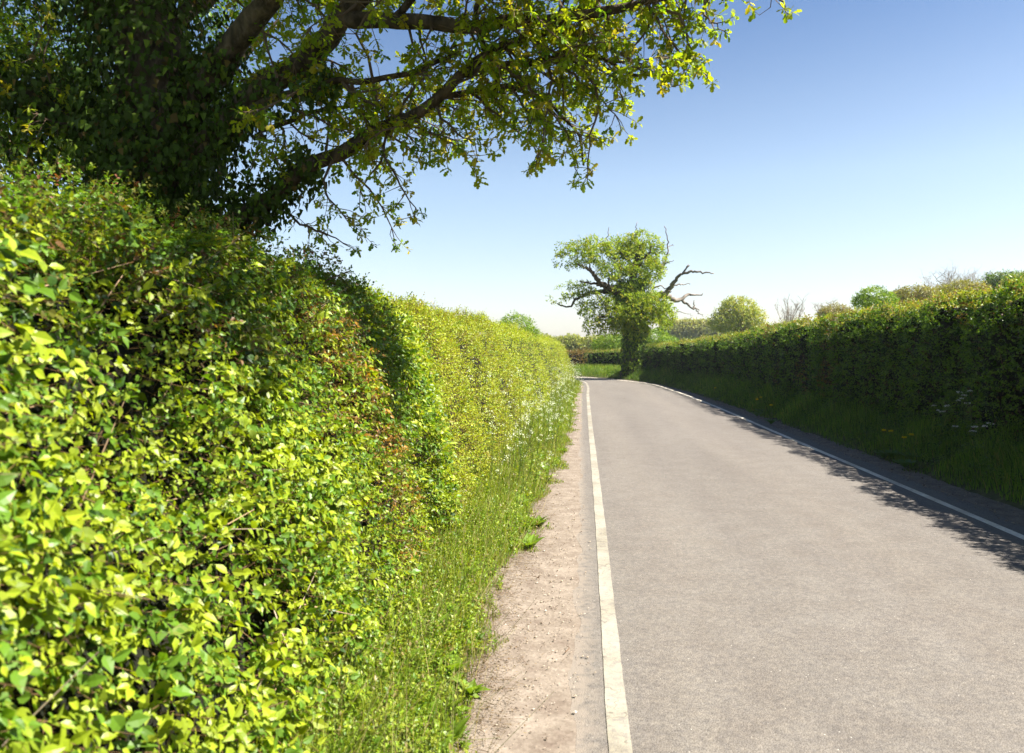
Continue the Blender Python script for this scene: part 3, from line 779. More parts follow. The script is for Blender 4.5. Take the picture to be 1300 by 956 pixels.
# grit and litter on the dirt shoulder
def pebbles(name, rng, p, r, col, label):
    ico = np.array([(1, 0, 0), (-1, 0, 0), (0, 1, 0), (0, -1, 0), (0, 0, 1), (0, 0, -1)], float)
    fc = np.array([[0, 2, 4], [2, 1, 4], [1, 3, 4], [3, 0, 4], [2, 0, 5], [1, 2, 5], [3, 1, 5], [0, 3, 5]])
    n = len(p); sc = rng.uniform(.6, 1.3, (n, 1, 3)) * [1, 1, .6]
    an = rng.uniform(0, 6.28, n); c, s = np.cos(an)[:, None], np.sin(an)[:, None]
    v = ico[None] * sc * rng.uniform(.8, 1.2, (n, 6, 1))
    v = np.stack([v[..., 0] * c - v[..., 1] * s, v[..., 0] * s + v[..., 1] * c, v[..., 2]], -1) * r[:, None, None] + p[:, None]
    mb = MB(); mb.add(v.reshape(-1, 3), [((np.arange(n) * 6)[:, None, None] + fc[None]).reshape(-1, 3)], np.repeat(col, 6, axis=0))
    tag(mb.build(name, M_stone), label, 'gravel', kind='stuff')
n = 5500
y = rng.uniform(3, 5, n) + rng.exponential(4, n); x = np.interp(y, ll[:, 1], ll[:, 0]) - .20 - rng.random(n) ** 1.2 * .5 + .12 * rng.normal(size=n) * .5
pebbles('gravel', rng, np.stack([x, y, np.full(n, .022)], 1), rng.exponential(.0019, n) + .001, hcol(rng, n, ((.30, .24, .18), 3), ((.42, .36, .3), 1), ((.16, .12, .09), 2)), 'small loose stones scattered over the sandy strip on the left')
n = 5000
y = rng.uniform(5, 30, n); x = np.interp(y, rl[:, 1], rl[:, 0]) + .2 + rng.random(n) * .5
pebbles('gravel', rng, np.stack([x, y, np.full(n, .016)], 1), rng.exponential(.004, n) + .002, hcol(rng, n, ((.25, .2, .15), 3), ((.32, .26, .2), 1), ((.14, .1, .08), 2)), 'loose stones and crumbs along the broken right road edge')
# dead leaf crumbs on the dirt
m = MB(); n = 3200
y = rng.uniform(3, 4, n) + rng.exponential(3.5, n); x = np.interp(y, lb[:, 1], lb[:, 0]) + np.abs(rng.normal(0, .15, n)) - .08
leaves(m, np.stack([x, y, np.full(n, .03)], 1), rng.normal(size=(n, 3)) * [1, 1, .15], np.tile([0, 0, 1.], (n, 1)) + rng.normal(0, .3, (n, 3)), rng.uniform(.005, .016, n), hcol(rng, n, ((.20, .13, .07), 2), ((.12, .08, .05), 3), ((.28, .22, .13), 1.5)), DIAMOND)
q = 2600; y = rng.uniform(2.8, 4, q) + rng.exponential(4, q); x = np.interp(y, lb[:, 1], lb[:, 0]) + rng.normal(-.04, .10, q)
p0 = np.stack([x, y, np.full(q, .035)], 1); p1 = p0 + norm(rng.normal(size=(q, 3)) * [1, 1, .12]) * rng.uniform(.02, .09, (q, 1)); p1[:, 2] = np.maximum(p1[:, 2], .03)
tubes3(m, p0, p1, rng.uniform(.0008, .0016, q), hcol(rng, q, ((.26, .19, .11), 2), ((.15, .10, .06), 2)))
tag(m.build('leaf_litter', M_leaf), 'dry brown leaf crumbs lying on the sandy strip beside the grass', 'leaf litter', kind='stuff')
for (x, y, an, L_, lab) in ((-.08, 4.55, 1.1, .10, 'short curved brown twig lying on grit beside the left edge line'), (-.30, 6.0, 2.6, .12, 'thin dry twig lying on the sandy strip further up the lane')):
    m = MB(); q = np.array([[x, y, .028], [x + .5 * L_ * math.cos(an), y + .5 * L_ * math.sin(an), .034], [x + L_ * math.cos(an + .4), y + L_ * math.sin(an + .4), .028]])
    tube(m, spline(q, 7), .003, .0015, 5, (.12, .07, .04)); tag(m.build('twig', M_twig), lab, 'twig', 'twigs on the sandy strip')

# ------------------------------------------------------------------ the near oak, behind the left hedge
rng = np.random.default_rng(23)
oak = empty('oak_tree', (-3.75, 6.6, 0), 'big overhanging oak with ivy covered trunk rising behind the left hedge', 'tree')
T = {}
trunk = MB(); tube(trunk, spline([(-3.75, 6.6, -.1), (-3.72, 6.6, .9), P(195, 230, 6.6), P(205, 130, 6.5), P(170, 0, 6.6), P(150, -160, 6.7), P(190, -330, 6.8)], 40), .46, .16, 16, None, .2, 3)
bpts = np.vstack(trunk.v); trunk.build('trunk', M_bark, oak, True)
LR = .80
limbs = [  # control points (px, py, distance) and radii
 ([(215, 190, 6.5), (250, 120, 6.4), (300, 50, 6.2), (345, -10, 6.0), (430, -130, 5.7), (540, -230, 5.4)], .17, .05),
 ([(220, 240, 6.5), (300, 140, 6.3), (360, 90, 6.2), (410, 50, 6.1), (450, 5, 6.0), (520, -70, 5.8), (640, -150, 5.5)], .16, .05),
 ([(438, 22, 6.0), (475, 26, 6.0), (520, 22, 5.9), (580, 32, 5.9), (640, 30, 5.9), (720, 18, 5.8), (830, 5, 5.7), (905, -14, 5.6), (990, -22, 5.5)], .085, .012),
 ([(240, 320, 6.5), (330, 258, 6.3), (385, 218, 6.2), (440, 185, 6.2), (500, 155, 6.2), (545, 132, 6.1), (585, 95, 6.1), (630, 62, 6.0), (690, 40, 6.0), (760, 0, 5.9)], .115, .018),
 ([(545, 130, 6.1), (600, 120, 6.2), (650, 112, 6.2), (690, 130, 6.3), (730, 165, 6.3), (742, 205, 6.3)], .035, .008),
 ([(585, 95, 6.1), (640, 85, 6.0), (700, 75, 5.9), (760, 72, 5.9), (810, 95, 5.8), (850, 90, 5.8)], .04, .008),
 ([(300, 150, 6.2), (360, 122, 6.0), (410, 110, 6.0), (470, 100, 6.0), (530, 92, 6.0), (575, 66, 6.1)], .045, .018),
 ([(330, 165, 6.2), (380, 148, 6.4), (430, 140, 6.5), (500, 130, 6.6)], .03, .01),
 ([(200, 200, 6.5), (130, 165, 6.4), (80, 145, 6.3), (30, 118, 6.2), (-60, 80, 6.0)], .12, .05),
 ([(190, 60, 6.6), (130, 10, 6.5), (60, -60, 6.3), (-60, -120, 6.1)], .12, .05),
 ([(190, -80, 6.6), (300, -150, 6.8), (450, -190, 7.2), (620, -210, 7.6)], .11, .03),
 ([(160, -150, 6.6), (60, -250, 6.8), (-60, -330, 7.0)], .10, .03),
 ([(185, -80, 6.6), (500, -250, 5.4), (800, -400, 3.9), (951, -478, 2.8)], .08, .02),  # unseen limb, added to carry foliage that shades the near hedge
 ([(185, -80, 6.6), (450, -260, 6.2), (800, -400, 5.2), (1090, -480, 4.1)], .10, .03),  # another unseen limb added overhead for the hedge-shading foliage
 ([(210, 40, 6.7), (280, -10, 7.4), (380, -30, 8.0), (500, -40, 8.6)], .10, .03),
 ([(620, 66, 6.0), (600, 20, 5.9), (640, -20, 5.7), (700, -70, 5.5)], .03, .012),
 ([(500, 24, 5.95), (545, -20, 5.8), (620, -60, 5.7), (740, -80, 5.6), (850, -70, 5.5)], .04, .012),
]
twig_specs = [
 [(480, 165, 6.2), (492, 205, 6.1), (510, 240, 6.1), (525, 262, 6.1), (530, 285, 6.1)],
 [(425, 196, 6.2), (412, 240, 6.1), (440, 275, 6.0), (458, 290, 6.0)],
 [(345, 250, 6.3), (385, 286, 6.3), (420, 300, 6.3), (455, 320, 6.3)],
 [(500, 155, 6.2), (560, 175, 6.2), (590, 200, 6.2), (605, 222, 6.2)],
 [(730, 18, 5.8), (760, 50, 5.7), (800, 75, 5.7), (845, 85, 5.7), (862, 60, 5.7)],
 [(830, 5, 5.7), (870, 30, 5.6), (878, 70, 5.6), (893, 98, 5.6)],
 [(905, -14, 5.6), (895, 20, 5.5), (925, 45, 5.5)],
 [(960, -20, 5.5), (990, 0, 5.5), (1004, 18, 5.5)],
 [(700, 75, 5.9), (745, 110, 5.8), (775, 140, 5.8), (790, 165, 5.8)],
 [(640, 85, 6.0), (690, 130, 5.9), (720, 175, 5.9), (735, 225, 5.9)],
 [(600, 120, 6.2), (640, 155, 6.2), (675, 185, 6.2), (690, 215, 6.2)],
 [(640, 30, 5.9), (690, 60, 5.8), (735, 75, 5.8), (780, 100, 5.7)],
 [(650, 112, 6.2), (680, 150, 6.1), (715, 165, 6.1), (760, 180, 6.1)],
 [(820, 5, 5.7), (850, 50, 5.6), (880, 84, 5.6), (900, 100, 5.6)],
 [(735, 75, 5.8), (760, 130, 5.75), (748, 190, 5.7), (745, 235, 5.7)],
 [(690, 40, 6.0), (700, 110, 5.9), (690, 170, 5.85), (680, 215, 5.85)],
 [(550, 130, 6.1), (570, 160, 6.0), (600, 180, 5.9), (620, 185, 5.9)],
]
canopy_edge = [(-400, -900), (1010, -900), (1012, 25), (975, 20), (945, 12), (932, 50), (905, 60), (908, 108), (868, 112), (848, 100), (845, 128), (822, 132), (800, 192), (765, 190), (748, 246), (728, 246), (705, 205), (668, 232), (665, 190), (636, 204), (624, 240), (590, 236), (548, 215), (545, 270), (535, 325), (500, 326), (480, 305), (470, 335), (420, 345), (370, 335), (330, 345), (240, 420), (-400, 420)]
def inside(px, py, poly):
    r = np.zeros(len(px), bool); n = len(poly); j = n - 1
    for i in range(n):
        xi, yi = poly[i]; xj, yj = poly[j]
        if yi != yj:
            c = ((yi > py) != (yj > py)) & (px < (xj - xi) * (py - yi) / (yj - yi) + xi)
            r ^= c
        j = i
    return r
tips_p, tips_d = [], []
tw = MB()
def grow(mb, pts, r0, r1, level, sides=5):
    """side branches down to leafy twigs"""
    n = len(pts); seglen = np.linalg.norm(np.diff(pts, axis=0), axis=1).sum()
    tan = norm(np.gradient(pts, axis=0))
    step = (.100, .070)[level]
    k = max(2, int(seglen / step))
    t0 = .15 if level else (.36 if r0 > .06 else .12)
    if level == 0: k = int(k * (1 - t0 * .6))
    for q in range(k):
        t = rng.uniform(t0, 1.0)
        i = min(int(t * (n - 1)), n - 1)
        p = pts[i]
        side = norm(rng.normal(size=3))
        if level == 0:
            d = norm(tan[i] * .6 + side * .95 + np.array([.1, .28, -.10])); L = rng.uniform(.35, 1.0)
        else:
            d = norm(tan[i] * .7 + side * .8 + np.array([0, 0, -.15])); L = rng.uniform(.10, .34)
        m = 6 if level == 0 else 4
        qs = [p]; dd = d.copy()
        for _ in range(m - 1):
            dd = norm(dd + rng.normal(0, .28, 3) + np.array([0, 0, -.05])); qs.append(qs[-1] + dd * L / (m - 1))
        qs = np.array(qs)
        px, py = to_px(qs[-1])
        if not inside(px, py, canopy_edge)[0]: continue
        rr = min(r0 * .5, (.013, .0045)[level])
        if level == 0:
            tube(mb, qs, rr, .003, 5, (.10, .07, .05)); grow(mb, qs, rr, .003, 1)
        else:
            tube(mb, qs, rr, .0015, 3, (.12, .08, .05))
        tips_p.append(qs[-1]); tips_d.append(norm(qs[-1] - qs[-2]))
        if level == 1 and rng.random() < .6: tips_p.append(qs[-2]); tips_d.append(norm(qs[-1] - qs[-2] + rng.normal(0, .7, 3)))
for cp, r0, r1 in limbs:
    r0 *= LR
    b = MB(); pts = spline([P(*c) for c in cp], 36 if r0 > .05 else 24)
    wob = np.stack([vnoise(np.stack([np.arange(len(pts)) * .35, 0 * pts[:, 0] + cp[0][0], 0 * pts[:, 0]], 1), 40 + k) for k in range(3)], 1) * .03
    wob[0] = 0; pts = pts + wob
    tube(b, pts, r0, r1, 12 if r0 > .05 else 7, None, .16, int(cp[0][0]))
    b.build('limb', M_bark, oak, True)
    grow(tw, pts, max(r1 * 2, .061 if r0 > .07 else 0), r1, 0)
    T[cp[0]] = pts
for cp in twig_specs:
    pts = spline([P(*c) for c in cp], 14); pts = pts + rng.normal(0, .008, pts.shape)
    tube(tw, pts, .014, .003, 5, (.10, .07, .05)); grow(tw, pts, .012, .003, 1)
    tips_p.append(pts[-1]); tips_d.append(norm(pts[-1] - pts[-2]))
tw.build('twigs', M_twig, oak)
tp, td = np.array(tips_p), np.array(tips_d)
print('oak tips', len(tp))
def oak_clusters(mb, tp, td, rng, size=.071, k0=7):
    n = len(tp)
    ref = norm(rng.normal(size=(n, 3))); a = norm(np.cross(td, ref)); b = np.cross(td, a)
    base_col = hcol(rng, n, ((.25, .29, .018), 4), ((.19, .27, .018), 3.5), ((.31, .27, .03), 1.6), ((.11, .20, .018), 1.5))
    for j in range(k0):
        keep = rng.random(n) < .88
        th = j * 2.4 + rng.normal(0, .3, n)
        sd = np.cos(th)[:, None] * a + np.sin(th)[:, None] * b
        d = norm(td * rng.uniform(.0, .7, n)[:, None] + sd + np.array([0, 0, -.2]) + rng.normal(0, .15, (n, 3)))
        nn = norm(np.array([0, 0, 1.]) + td * .4 + rng.normal(0, .35, (n, 3)))
        base = tp - td * (j * .009)
        sz = size * rng.uniform(.6, 1.25, n) * (.75 + .25 * j / k0)
        leaves(mb, base[keep], d[keep], nn[keep], sz[keep], (base_col * rng.uniform(.8, 1.2, (n, 1)))[keep], OAK)
n = 10500      # unseen upper crown, above the picture, added to shade trunk and near hedge
cb = np.array([(-1.0, 6.2, 6.0, 1.4, 1.8, .8), (-2.6, 6.6, 6.6, 1.6, 2.0, 1.1), (-4.4, 6.6, 7.4, 2.0, 2.2, 1.3), (-5.8, 6.0, 5.8, 1.6, 2.0, 1.0), (-2.8, 5.0, 5.9, 1.4, 1.0, .8), (-3.4, 7.6, 8.6, 2.0, 2.0, 1.0), (1.2, 4.0, 5.75, 1.0, 1.7, .45), (.4, 5.2, 6.0, 1.2, 1.4, .6), (-1.2, 6.7, 7.5, 1.3, 1.5, .8), (0.1, 6.8, 6.7, 1.2, 1.5, .7), (.5, 2.9, 4.35, .9, 1.2, .40), (-2.2, 7.0, 5.6, 1.2, 1.4, .6)])
pw = np.ones(len(cb)); pw[6] = .45; pw[7] = .4; pw[10] = .10; kk = rng.choice(len(cb), n, p=pw / pw.sum()); dd = norm(rng.normal(size=(n, 3))); qq = cb[kk, :3] + dd * cb[kk, 3:] * rng.uniform(.3, 1, (n, 1))
px, py = to_px(qq); ok = (py < -25) & (vnoise(qq * 1.6, 12) > -.45)
print('upper', ok.sum())
tp = np.vstack([tp, qq[ok]]); td = np.vstack([td, dd[ok]])
fm = MB(); oak_clusters(fm, tp, td, rng); fm.build('foliage', M_oak, oak)
# ivy on the trunk and on the lower limbs
iv = MB()
def ivy_on(pts, r, n, rng, size=.06, thick=.25, hang=.3):
    s = rng.integers(0, len(pts), n) ; p = pts[s] + rng.normal(0, .04, (n, 3))
    t = norm(np.gradient(pts, axis=0))[s]
    ref = norm(rng.normal(size=(n, 3))); o = norm(np.cross(t, ref))
    R = r(s / len(pts)) + thick * rng.random(n) ** 1.5 * (.6 + .8 * (vnoise(p * 3, 5) * .5 + .5)) * 1.2
    c = p + o * R[:, None]
    d = norm(o * .3 + np.array([0, 0, -1.]) + rng.normal(0, .4, (n, 3)))
    leaves(iv, c, d, o + np.array([0, 0, .35]) + rng.normal(0, .3, (n, 3)), size * rng.uniform(.6, 1.25, n), hcol(rng, n, ((.045, .080, .008), 4), ((.035, .055, .008), 3), ((.10, .15, .012), 1.2), ((.10, .07, .02), .4)) * rng.uniform(.8, 1.2, (n, 1)), IVY)
trp = spline([(-3.72, 6.6, .9), P(195, 230, 6.6), P(205, 130, 6.5), P(170, 0, 6.6), P(150, -160, 6.7), P(190, -330, 6.8)], 200)
ivy_on(trp, lambda u: .42 - .15 * u, 15000, rng, .065, .36)
for key, n, f, th in ((limbs[3][0][0], 2000, .38, .09), (limbs[1][0][0], 1200, .30, .10), (limbs[0][0][0], 1200, .35, .10), (limbs[8][0][0], 3600, 1, .26), (limbs[9][0][0], 3500, 1, .3), (limbs[6][0][0], 500, .5, .06)):
    q = T[key]; q = q[:max(4, int(len(q) * f))]; ivy_on(q, lambda u: .13 - .05 * u, n, rng, .055, th)
# loose ivy trails hanging between trunk and hedge
for _ in range(34):
    px, py = rng.uniform(20, 300), rng.uniform(40, 230)
    q0 = P(px, py, rng.uniform(5.9, 6.6)); L_ = rng.uniform(.4, 1.1)
    q = np.array([q0 + [.05 * math.sin(k), .03 * k * rng.normal(), -L_ * k / 7] for k in range(8)])
    ivy_on(spline(q, 30), lambda u: .01, 150, rng, .055, .10)
iv.build('ivy', M_ivy, oak)

# understorey shrub between hedge and trunk
def shrub(name, label, cat, blobs, n, size, cols, seed, tpl=DIAMOND, nl=5, mat=None, group=None, trunk_=None, barkmat=None, bare=0, Lk=2.4, zbase=0.):
    rng = np.random.default_rng(seed)
    bl = np.array(blobs, float)            # cx cy cz rx ry rz
    c0 = bl[:, :3].mean(0)
    root = empty(name, (c0[0], c0[1], zbase), label, cat, group)
    wgt = (bl[:, 3] * bl[:, 4] + bl[:, 3] * bl[:, 5] + bl[:, 4] * bl[:, 5]); wgt /= wgt.sum()
    k = rng.choice(len(bl), n, p=wgt)
    d = norm(rng.normal(size=(n, 3)))
    rr = rng.uniform(.45, 1, n) ** .6
    q = bl[k, :3] + d * bl[k, 3:] * rr[:, None]
    sc = bl[:, 3:].mean()
    nz = vnoise(q * (2.2 / sc) * 1.0, seed) + .6 * vnoise(q * (5 / sc), seed + 1)
    keep = nz > -.42
    q = q + d * (nz * .16 * sc)[:, None]
    q, d, k = q[keep], d[keep], k[keep]; m = len(q)
    fol = MB(); tw = MB()
    shoots(fol, None, rng, q, norm(d * .7 + [0, 0, .3] + rng.normal(0, .5, (m, 3))), size * Lk * rng.uniform(.5, 1.4, m), nl, np.full(m, size), hcol(rng, m, *cols), tpl, d, jit=.5, up=.5)
    fol.build('crown', mat or M_leaf, root)
    # stems reaching into every part of the crown
    if trunk_ is not None:
        (b, t, r) = trunk_
        b = np.array(b, float); t = np.array(t, float)
        tube(tw, spline([b, (b + t) / 2 + rng.normal(0, r * .5, 3), t], 10), r, r * .6, 9, (.09, .065, .045), .15, seed)
        for j in range(len(bl)):
            for _ in range(3):
                e = bl[j, :3] + rng.normal(0, .4, 3) * bl[j, 3:]
                s0 = b + (t - b) * rng.uniform(.6, 1)
                pts = spline([s0, s0 * .5 + e * .5 + rng.normal(0, .12, 3) * sc, e], 9)
                tube(tw, pts, r * .4, r * .1, 5, (.09, .065, .045))
                for _ in range(4):
                    s1 = pts[rng.integers(3, 9)]; e1 = s1 + norm(rng.normal(size=3) + [0, 0, .4]) * sc * rng.uniform(.3, .8)
                    tube(tw, spline([s1, (s1 + e1) / 2 + rng.normal(0, .05, 3) * sc, e1], 5), r * .12, r * .04, 4, (.10, .075, .05))
        tw.build('trunk', barkmat or M_twig, root)
    return root
shrub('hawthorn_bush', 'loose twiggy hawthorn bush on top of the left hedge below the oak limb', 'bush',
      [(*P(250, 345, 5.0), .7, .5, .34), (*P(350, 362, 5.7), .45, .5, .20), (*P(400, 345, 5.9), .26, .4, .15), (*P(150, 310, 4.8), .7, .5, .34), (*P(60, 280, 4.7), .7, .5, .34)], 2500, .03,
      [(MG, 3), ((.14, .19, .02), 3), (OLV, 2), (RED, .8)], 61, HAW, 6, None, None, ((-2.8, 5.2, 0), (-2.7, 5.2, 1.9), .05))
# dense dark growth further back, closes the upper left
shrub('holly_tree', 'dark dense tree behind the ivy covered oak at the upper left', 'tree',
      [(-7.2, 9.5, 4.2, 1.8, 1.5, 1.6), (-5.8, 9.8, 3.2, 1.5, 1.2, 1.5), (-7.5, 9.0, 6.2, 1.6, 1.4, 1.3), (-5.2, 9.6, 5.4, 1.2, 1.2, 1.2), (-8.8, 8.6, 3, 1.5, 1.5, 1.5)], 9000, .085,
      [(DG, 4), ((.05, .10, .015), 3), (MG, 1)], 62, OVATE, 5, None, None, ((-6.4, 9.6, 0), (-6.4, 9.6, 3.5), .22))

# ------------------------------------------------------------------ the old pollard oak by the bend
DT = 46.5
def Q(px, py, dz=0): return P(px, py, DT + dz)
mid = empty('old_oak_tree', (3.0, DT, .2), 'gnarled old oak with ivy trunk and bare dead limbs standing at the bend', 'tree')
b = MB(); tube(b, spline([Q(799, 482), Q(801, 465), Q(804, 440), Q(806, 415), Q(802, 385), Q(803, 355), Q(808, 330), Q(812, 310)], 30), .55, .12, 14, None, .2, 8)
b.build('trunk', M_bark, mid, True)
rng = np.random.default_rng(31)
def dead(cps, r0, r1, name='dead_branch', mat=None, parent=mid):
    m = MB()
    for cp, a, c in cps:
        pts = spline([Q(*x) for x in cp], 4 * len(cp)); pts[1:] += rng.normal(0, .035, (len(pts) - 1, 3))
        tube(m, pts, a, c, 7, None, .15, 5)
    return m.build(name, mat or M_deadwood, parent, True)
dead([([(822, 384), (832, 376), (842, 374, .5), (858, 381, .8), (866, 379, 1), (872, 374, 1.2), (882, 375, 1.5), (893, 373, 1.6)], .24, .03),
      ([(864, 380, 1), (871, 385, 1), (879, 391, .8), (888, 393, .8)], .09, .03), ([(880, 391, .8), (881, 386, .9), (880, 381, 1)], .05, .02), ([(883, 392, .8), (887, 397, .8), (893, 401, .8)], .04, .015)], 0, 0)
dead([([(836, 376, .3), (845, 372, -.2), (854, 362, -.6), (859, 354, -.9), (866, 346, -1.2), (873, 338, -1.4)], .20, .035),
      ([(867, 347, -1.2), (880, 345, -1.5), (892, 345.5, -1.7), (906, 347, -2)], .08, .03), ([(856, 362, -.8), (866, 361, -.5), (877, 359, -.2)], .045, .015), ([(872, 340, -1.4), (875, 337, -1.4)], .04, .02)], 0, 0)
dead([([(828, 366, -.4), (836, 363, -.6), (845, 366, -.8), (852, 371, -.9)], .05, .02)], 0, 0)
dead([([(838, 345, 0), (846, 325, .2), (848, 308, .2), (845, 295, .1), (844, 285, .1)], .06, .02), ([(847, 315, .2), (854, 310, .4)], .03, .015)], 0, 0)
dead([([(834, 340, -.4), (845, 335, -.6), (855, 331, -.9)], .045, .015)], 0, 0)
dead([([(832, 352, .3), (841, 346, .4), (847, 341, .5)], .045, .015)], 0, 0)
dead([([(770, 320, .3), (771, 305, .3), (773, 289, .3)], .05, .015)], 0, 0)
dead([([(807, 300, 0), (808, 291, 0), (808, 282, 0)], .04, .012)], 0, 0)
dead([([(852, 396, .3), (868, 397, .5), (880, 401, .7)], .03, .012)], 0, 0)
# living limbs, left
dead([([(800, 376), (785, 371, -.4), (770, 364, -.8), (760, 357, -1.2), (754, 349, -1.4), (746, 341, -1.6), (733, 335, -1.9)], .26, .05), ([(768, 363, -.8), (756, 360, -1.2), (745, 359, -1.5), (735, 356, -1.7)], .10, .02),
      ([(756, 351, -1.4), (750, 342, -1.2), (748, 332, -1.2)], .09, .03), ([(774, 366, -.8), (773, 355, -1), (772, 343, -1)], .07, .03)], 0, 0, 'limb', M_bark)
dead([([(790, 375), (765, 370, .2), (750, 371, .4), (740, 376, .5), (730, 381, .5), (727, 387, .5), (718, 389, .6), (707, 385, .7)], .17, .03), ([(729, 382, .5), (727, 375, .5)], .04, .02)], 0, 0, 'limb', M_bark)
dead([([(803, 400), (785, 405, -.5), (770, 400, -1), (758, 402, -1.3)], .12, .03), ([(806, 405), (820, 395, -.6), (838, 392, -1)], .12, .03)], 0, 0, 'limb', M_bark)
dead([([(806, 350), (798, 330, -.4), (786, 318, -.6)], .12, .03), ([(806, 345), (820, 325, -.3), (828, 312, -.5)], .12, .03)], 0, 0, 'limb', M_bark)
# crown clumps: px, py, rx, ry (px), depth offset, depth radius (m)
cl = [(733, 323, 24, 11, -1.6, 1.2), (752, 314, 18, 10, -1.4, 1.2), (768, 325, 16, 14, -1.0, 1.2), (776, 340, 14, 13, -1.2, 1.0), (716, 330, 12, 7, -1.8, .8),
      (722, 370, 17, 7, .5, .8), (708, 377, 9, 6, .6, .6), (738, 366, 10, 5, .4, .6), (814, 307, 15, 11, 0, 1.3), (830, 314, 12, 11, 0, 1.2), (834, 326, 11, 15, .2, 1.3), (783, 318, 13, 12, -.3, 1.2),
      (801, 330, 17, 16, 0, 1.5), (825, 343, 13, 12, .2, 1.2), (798, 312, 12, 10, .4, 1.2), (798, 355, 20, 14, .2, 1.3), (812, 370, 18, 14, -.8, 1.2), (790, 372, 14, 10, -.6, 1.),
      (757, 384, 15, 11, -1.0, 1.1), (745, 392, 9, 8, -1.0, 1.0), (772, 398, 18, 15, -.8, 1.3), (764, 412, 17, 8, -.6, 1.0), (790, 392, 16, 16, -.9, 1.2), (808, 396, 18, 18, -1.0, 1.2),
      (828, 388, 14, 14, -.9, 1.2), (840, 396, 15, 14, -.5, 1.3), (848, 402, 8, 8, -.4, 1.0), (826, 408, 18, 12, -.7, 1.2), (788, 414, 12, 8, -.5, 1.0), (806, 417, 15, 9, -.7, .9), (838, 413, 12, 7, -.5, .9)]
fm = MB(); fi = MB()
for (px, py, rx, ry, dz, rd) in cl:
    c = Q(px, py, dz); rX, rZ = rx / 20.2, ry / 20.2
    area = (rX * rZ + rX * rd + rZ * rd)
    n = int(290 * area)
    d = norm(rng.normal(size=(n, 3))); q = c + d * np.array([rX, rd, rZ]) * (rng.uniform(.3, 1, n) ** .6)[:, None]
    nz = vnoise(q * 1.6, 3) + .8 * vnoise(q * 3.6, 4)
    keep = nz > -.02; q = q[keep] + d[keep] * (.30 * nz[keep])[:, None]; d = d[keep]; m = len(q)
    col = hcol(rng, m, ((.26, .31, .018), 5), ((.19, .27, .018), 4), ((.30, .28, .03), 1.), ((.11, .18, .02), 1.3))
    shoots(fm, None, rng, q, norm(d * .8 + rng.normal(0, .6, (m, 3))), np.full(m, .2), 4, np.full(m, .135), col, OVATE, d, jit=.5, up=.5)
fm.build('crown', M_crown, mid)
iv = MB()
def ivy_far(cp, rads, n):
    pts = spline([Q(*x) for x in cp], 60); s = rng.integers(0, 60, n)
    rr = np.interp(s / 60, np.linspace(0, 1, len(rads)), rads); an = rng.uniform(0, 6.28, n)
    o = np.stack([np.cos(an), np.sin(an), 0 * an], 1); p = pts[s] + rng.normal(0, .08, (n, 3))
    R = rr * (1 + .25 * vnoise(p * 1.5 + o, 7)) + rng.random(n) * .14
    leaves(iv, p + o * R[:, None], norm(o * .4 + [0, 0, -1] + rng.normal(0, .4, (n, 3))), o + [0, 0, .3] + rng.normal(0, .35, (n, 3)), rng.uniform(.09, .16, n), hcol(rng, n, ((.07, .13, .010), 3), ((.04, .07, .01), 2), ((.17, .25, .015), 2.5)), IVY)
ivy_far([(799, 480), (801, 462), (805, 440), (806, 418), (802, 390), (803, 355)], [.30, .38, .50, .75, .85, .75], 8000)
iv.build('ivy', M_ivy, mid)

# ------------------------------------------------------------------ bushes and trees beyond
def blob(px, py, d, rx, ry, rd): return (*P(px, py, d), rx * d / F, rd, ry * d / F)
GB = [((.14, .24, .015), 4), ((.20, .27, .02), 3), (MG, 2)]
shrub('hazel_bush', 'bright green bush behind the dark hedge, left of the old oak trunk', 'bush', [blob(776, 436, 62, 16, 12, 1.3), (*P(765, 441, 62), .8, 1, .6), blob(790, 430, 62, 9, 12, 1)], 1500, .14, GB, 81, trunk_=((2.8, 62, 0), (2.8, 62, 1.2), .12))
shrub('hazel_bush', 'bright green bush behind the hedge, right of the old oak trunk', 'bush', [blob(832, 430, 58, 18, 11, 1.3), blob(848, 437, 58, 12, 8, 1.2), blob(822, 440, 58, 12, 10, 1)], 1700, .13, GB, 82, trunk_=((5.7, 58, 0), (5.7, 58, 1.2), .12))
shrub('elder_bush', 'rounded green bush showing above the left hedge, nearest the bend', 'bush', [blob(655, 412, 27, 20, 12, .8), blob(672, 422, 27, 12, 9, .7), blob(640, 420, 27, 10, 9, .7)], 1700, .06, GB, 83, trunk_=((-2.4, 27, 0), (-2.4, 27, 1.8), .07))
shrub('field_maple', 'rounded yellow-green tree beyond the right hedge, right of the old oak', 'tree', [blob(937, 396, 105, 24, 17, 2.4), blob(918, 408, 105, 16, 12, 2), blob(954, 405, 105, 17, 14, 2), blob(938, 412, 105, 26, 14, 2.2), blob(930, 388, 105, 12, 10, 1.6)], 3400, .26,
      [((.29, .32, .03), 4), ((.22, .28, .03), 3), ((.32, .29, .06), 2)], 84, trunk_=((21.4, 105, 1.0), (21.2, 105, 4), .28), zbase=1.0)
shrub('thorn_bush', 'vivid green bush rising above the thicket behind the right hedge', 'bush', [blob(1108, 377, 40, 17, 10, .9), blob(1124, 381, 40, 11, 8, .8), blob(1095, 383, 40, 9, 7, .8)], 1300, .10, GB, 85, trunk_=((15.0, 40, 1.), (15, 40, 3.4), .1), zbase=1.0)
